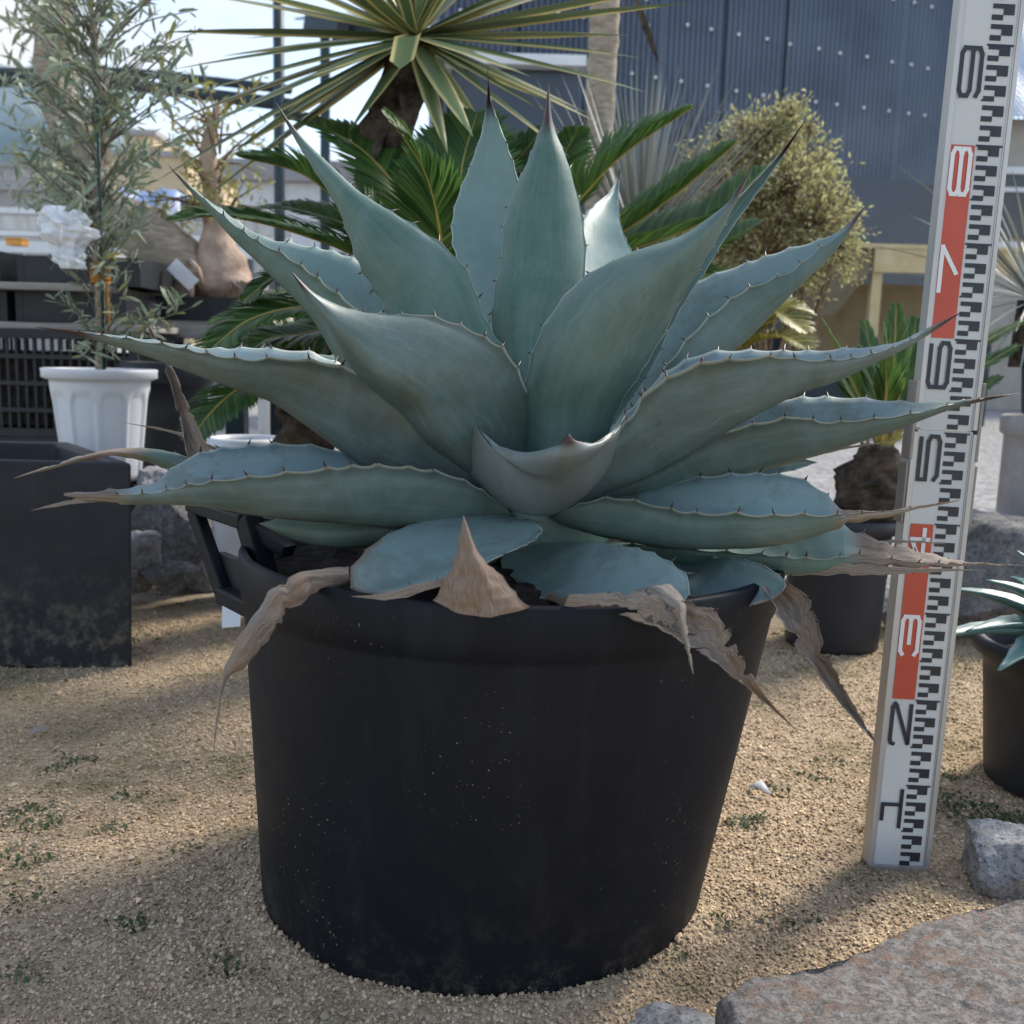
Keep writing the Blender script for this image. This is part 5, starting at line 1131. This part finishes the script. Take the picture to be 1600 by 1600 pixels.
# foil bag hung in the shrub
m_ = MB(); Kx, Ky = 26, 30
for j in range(Ky+1):
    for i in range(Kx):
        a = 6.2832*i/Kx; t = j/Ky; w_ = .050*(math.sin(math.pi*(.08+.84*t))**.6)*(1+.25*math.sin(t*7)); c = P(88+30*t+6*math.sin(t*6), 322+98*t, 2.33)
        r_ = 1+.55*noise.noise(Vector((math.cos(a)*2, math.sin(a)*2, t*5)))+.3*noise.noise(Vector((math.cos(a)*5, math.sin(a)*5, t*12)))
        m_.av((c.x+math.cos(a)*w_*r_, c.y+math.sin(a)*w_*.6*r_, c.z))
for j in range(Ky):
    for i in range(Kx): m_.af(j*Kx+i, j*Kx+(i+1) % Kx, (j+1)*Kx+(i+1) % Kx, (j+1)*Kx+i)
m_.af(*range(Kx)); m_.af(*range(Ky*Kx, Ky*Kx+Kx)); tag(m_.build('crumpled_bag', M['foil'], None, smooth=False), 'crumpled shiny white plastic bag hanging in the shrub', 'plastic bag')
# ---- bottle trees
bt = empty('bottle_tree', (P(270, 480, 3.5).x, 3.5, P(270, 500, 3.6).z), 'leaning bottle tree with swollen pale base and a tall bent trunk', 'tree')
tr = [P(262, 480, 3.5), P(272, 425, 3.5), P(245, 385, 3.45), P(205, 350, 3.45), P(165, 318, 3.45), P(138, 285, 3.5), P(118, 235, 3.5), P(100, 180, 3.5), P(88, 120, 3.55), P(85, 60, 3.55), P(84, 0, 3.55), P(80, -120, 3.55)]
m_ = MB(); m_.tube(cr_([tuple(p) for p in tr], 60), np.interp(np.linspace(0, 1, 61), [0, .08, .14, .22, .3, .38, .5, .7, 1], [.07, .12, .115, .085, .062, .055, .056, .060, .055]), 22, .22, 9); m_.build('trunk', M['bark_pale'], bt)
m_ = MB(); m_.tube([P(145, 290, 3.5), P(160, 250, 3.5), P(155, 190, 3.5), P(170, 110, 3.5)], [.04, .032, .028, .02], 10, .2, 12); m_.build('limb', M['bark_grey'], bt)
for (a, b, c, d) in (((230, 390), (170, 440), (130, 470), .012), ((240, 400), (255, 450), (262, 490), .010), ((280, 410), (298, 440), (300, 490), .016), ((290, 400), (310, 420), (318, 445), .010), ((215, 400), (200, 440), (180, 470), .012)):
    m_ = MB(); m_.tube([P(*a, 3.42), P(*b, 3.36), P(*c, 3.36)], [d, d*.7, d*.4], 8, .2, 20); m_.build('root', M['caudex'], bt)
lm = MB()
for k in range(900):
    x = 95+random.gauss(0, 48); y = random.uniform(-120, 320); p = P(x, y, 3.5+random.gauss(0, .12)); d = Vector((jit(1), jit(1), jit(1))).normalized(); lm.strip([p, p+d*.03, p+d*.06], [.003, .012, 0], d.cross(Vector((jit(1), jit(1), 1))).normalized(), c=(random.random(), 0, 0, 1))
lm.build('crown', M['olive'], bt)
bt2 = empty('bottle_tree', (P(345, 480, 3.5).x, 3.5, P(345, 500, 3.6).z), 'upright bottle tree with a fat pale base and thin yellowing branches', 'tree')
tr = [P(350, 482, 3.5), P(348, 450, 3.5), P(342, 400, 3.5), P(340, 360, 3.5), P(332, 300, 3.5), P(326, 250, 3.5), P(330, 200, 3.5), P(342, 160, 3.5)]
m_ = MB(); m_.tube(cr_([tuple(p) for p in tr], 50), np.interp(np.linspace(0, 1, 51), [0, .1, .25, .35, .5, .8, 1], [.075, .098, .08, .05, .036, .024, .006]), 20, .25, 12); m_.build('trunk', M['caudex'], bt2)
lm = MB(); tm = lm
for k in range(46):
    a = P(334+jit(10), random.uniform(180, 380), 3.5); b = a+Vector((jit(.22), jit(.2), jit(.16)+.08)); lm.mi = 1; tm.tube([a, a.lerp(b, .5)+Vector((0, 0, .02)), b], [.005, .0035, .001], 5, cap=False); lm.mi = 0
    for z_ in range(16):
        p = a.lerp(b, random.uniform(.4, 1.05))+Vector((jit(.03), jit(.03), jit(.03))); d = Vector((jit(1), jit(1), jit(1))).normalized(); lm.strip([p, p+d*.018, p+d*.036], [.003, .011, 0], d.cross(Vector((jit(1), jit(1), 1))).normalized(), c=(random.random(), 0, 0, 1))
lm.build('crown', [M['olive_y'], M['twig']], bt2)
for k in range(7):
    a = P(370+jit(14), 440, 3.4); m_ = MB(); m_.tube([a, a+Vector((jit(.1)+.05, jit(.05), -.05)), a+Vector((jit(.16)+.06, jit(.05), -.11))], [.007, .005, .002], 6, .2, 20); m_.build('root', M['caudex'], bt2)
# white label stuck in bottle tree + orange tub
m_ = MB(); m_.beam(P(268, 412, 3.25), P(303, 446, 3.25), .045, .002, Vector((0, 1, 0))); tag(m_.build('plant_label', M['white_pl'], None, smooth=False), 'white slanted plant label in front of the leaning bottle tree', 'plant label')
m_ = MB(); q = P(15, 377, 6.5); m_.box((q.x, 6.6, q.z), (.10, .1, .035)); m_.box((q.x, 6.6, q.z+.023), (.11, .11, .008)); tag(m_.build('orange_box', M['orange'], None, smooth=False, bevel=.01), 'small orange box by the white fence at the left edge', 'box')
# ---- wooden table right background
TY = 9.0
tb = empty('timber_table', (P(1420, 500, TY).x, TY+.8, 0), 'pale timber platform on posts with a sloping brown side panel behind the staff', 'platform')
a, b = P(1368, 388, TY), P(1592, 388, TY); h1 = a.z-P(1368, 425, TY).z
m_ = MB(); m_.box(((a.x+b.x)/2, TY+.03, a.z-h1/2), (b.x-a.x, .06, h1)); m_.build('fascia', M['wood'], tb, smooth=False, bevel=.005)
m_ = MB(); m_.box(((a.x+b.x)/2-.05, TY+.8, a.z+.02), (b.x-a.x+.2, 1.62, .036)); m_.build('platform_top', M['wood'], tb, smooth=False, bevel=.003)
for px, lw_ in ((1371, .085), (1546, .06)):
    q = P(px, 430, TY+.06)
    for yy in (TY+.10, TY+1.5): m_ = MB(); m_.box((q.x, yy, (a.z-h1)/2), (lw_, lw_, a.z-h1-.004)); m_.build('post', M['wood'], tb, smooth=False)
m_ = MB(); m_.box(((a.x+b.x)/2-.2, TY+1.2, (a.z-h1)*.70), (b.x-a.x+.5, .03, (a.z-h1)*.59)); m_.build('back_panel', M['wood_dk'], tb, smooth=False)
m_ = MB(); q = [m_.av(p) for p in (P(1366, 386, TY), P(1200, 398, TY+1.3), P(1180, 470, TY+1.3), P(1262, 492, TY+.6), P(1300, 494, TY+.2), P(1352, 430, TY))]; q2_ = [m_.av(Vector(m_.v[k])+Vector((.03, .05, 0))) for k in q]
m_.af(*q); m_.af(*q2_[::-1])
for k in range(6): m_.af(q[k], q2_[k], q2_[(k+1) % 6], q[(k+1) % 6])
m_.build('side_panel', M['wood_dk'], tb, smooth=False)
m_ = MB(); q = P(1250, 520, TY+1.4); m_.box((q.x+.6, TY+1.45, .45), (2.6, .2, .9)); m_.build('lower_board', M['steel_dk'], tb, smooth=False)
# ---- ground weeds
wm = MB()
def weed(px, py, rad, n_, ll=.0075):
    c = G(px, py)
    for k in range(n_):
        a = random.uniform(0, 6.28); r = rad*random.random()**.6; p = Vector((c.x+r*math.cos(a)*1.5, c.y+r*math.sin(a), gheight(c.x, c.y)+.001)); d = Vector((jit(1), jit(1), random.uniform(.1, .8))).normalized(); L__ = ll*random.uniform(.5, 1.3)
        wm.strip([p, p+d*L__*.55, p+d*L__+Vector((0, 0, -.1*L__))], [L__*.15, L__*.5, 0], d.cross(Vector((jit(.4), jit(.4), 1))).normalized(), c=(random.random(), 0, 0, 1))
for w_ in ((120, 1190, .02, 50), (90, 1205, .02, 40), (205, 1250, .015, 30), (70, 1295, .02, 50), (30, 1345, .03, 60), (60, 1280, .04, 90), (10, 1270, .03, 60), (200, 1445, .018, 60), (360, 1515, .022, 60), (345, 1490, .012, 20), (1160, 1290, .016, 60), (1185, 1282, .012, 30), (1205, 1235, .02, 40), (1300, 1190, .02, 30), (1275, 1215, .02, 40), (1490, 1250, .035, 170), (1530, 1275, .04, 200), (1580, 1290, .035, 160), (1480, 1215, .02, 60), (1120, 1445, .012, 25), (225, 915, .06, 70), (262, 925, .05, 90), (290, 945, .03, 30), (240, 1000, .04, 60), (1230, 1000, .05, 90), (1260, 1030, .04, 60), (1500, 1040, .05, 90), (1180, 1100, .02, 20), (1235, 1445, .02, 40), (170, 1300, .02, 25), (40, 1410, .03, 40), (300, 1330, .02, 20), (1330, 1120, .025, 30), (1060, 1500, .01, 20), (30, 1520, .03, 30)): weed(*w_)
tag(wm.build('weeds', M['weed']), 'scattered low green weeds and moss on the sandy ground', 'weeds', kind='stuff')
def litter(pts, wid, mat, label, Y=None):
    m_ = MB(); m_.strip(pts, wid, Vector((.3, .8, .4)), fold=.6); o = m_.build('dead_leaf', mat); s_ = o.modifiers.new('t', 'SOLIDIFY'); s_.thickness = .0008; return tag(o, label, 'dead leaf')
a = G(42, 1156); b = G(82, 1146); litter([a+Vector((0, 0, .006)), a.lerp(b, .5)+Vector((0, 0, .012)), b+Vector((0, 0, .006))], [.002, .009, 0], M['alu_w'], 'curled pale dead leaf lying on the sand left of the tub')
a = G(1170, 1238); b = G(1203, 1248); litter([a+Vector((0, 0, .006)), a.lerp(b, .5)+Vector((0, 0, .014)), b+Vector((0, 0, .006))], [.004, .014, .004], M['white'], 'white curled scrap lying on the sand right of the tub')
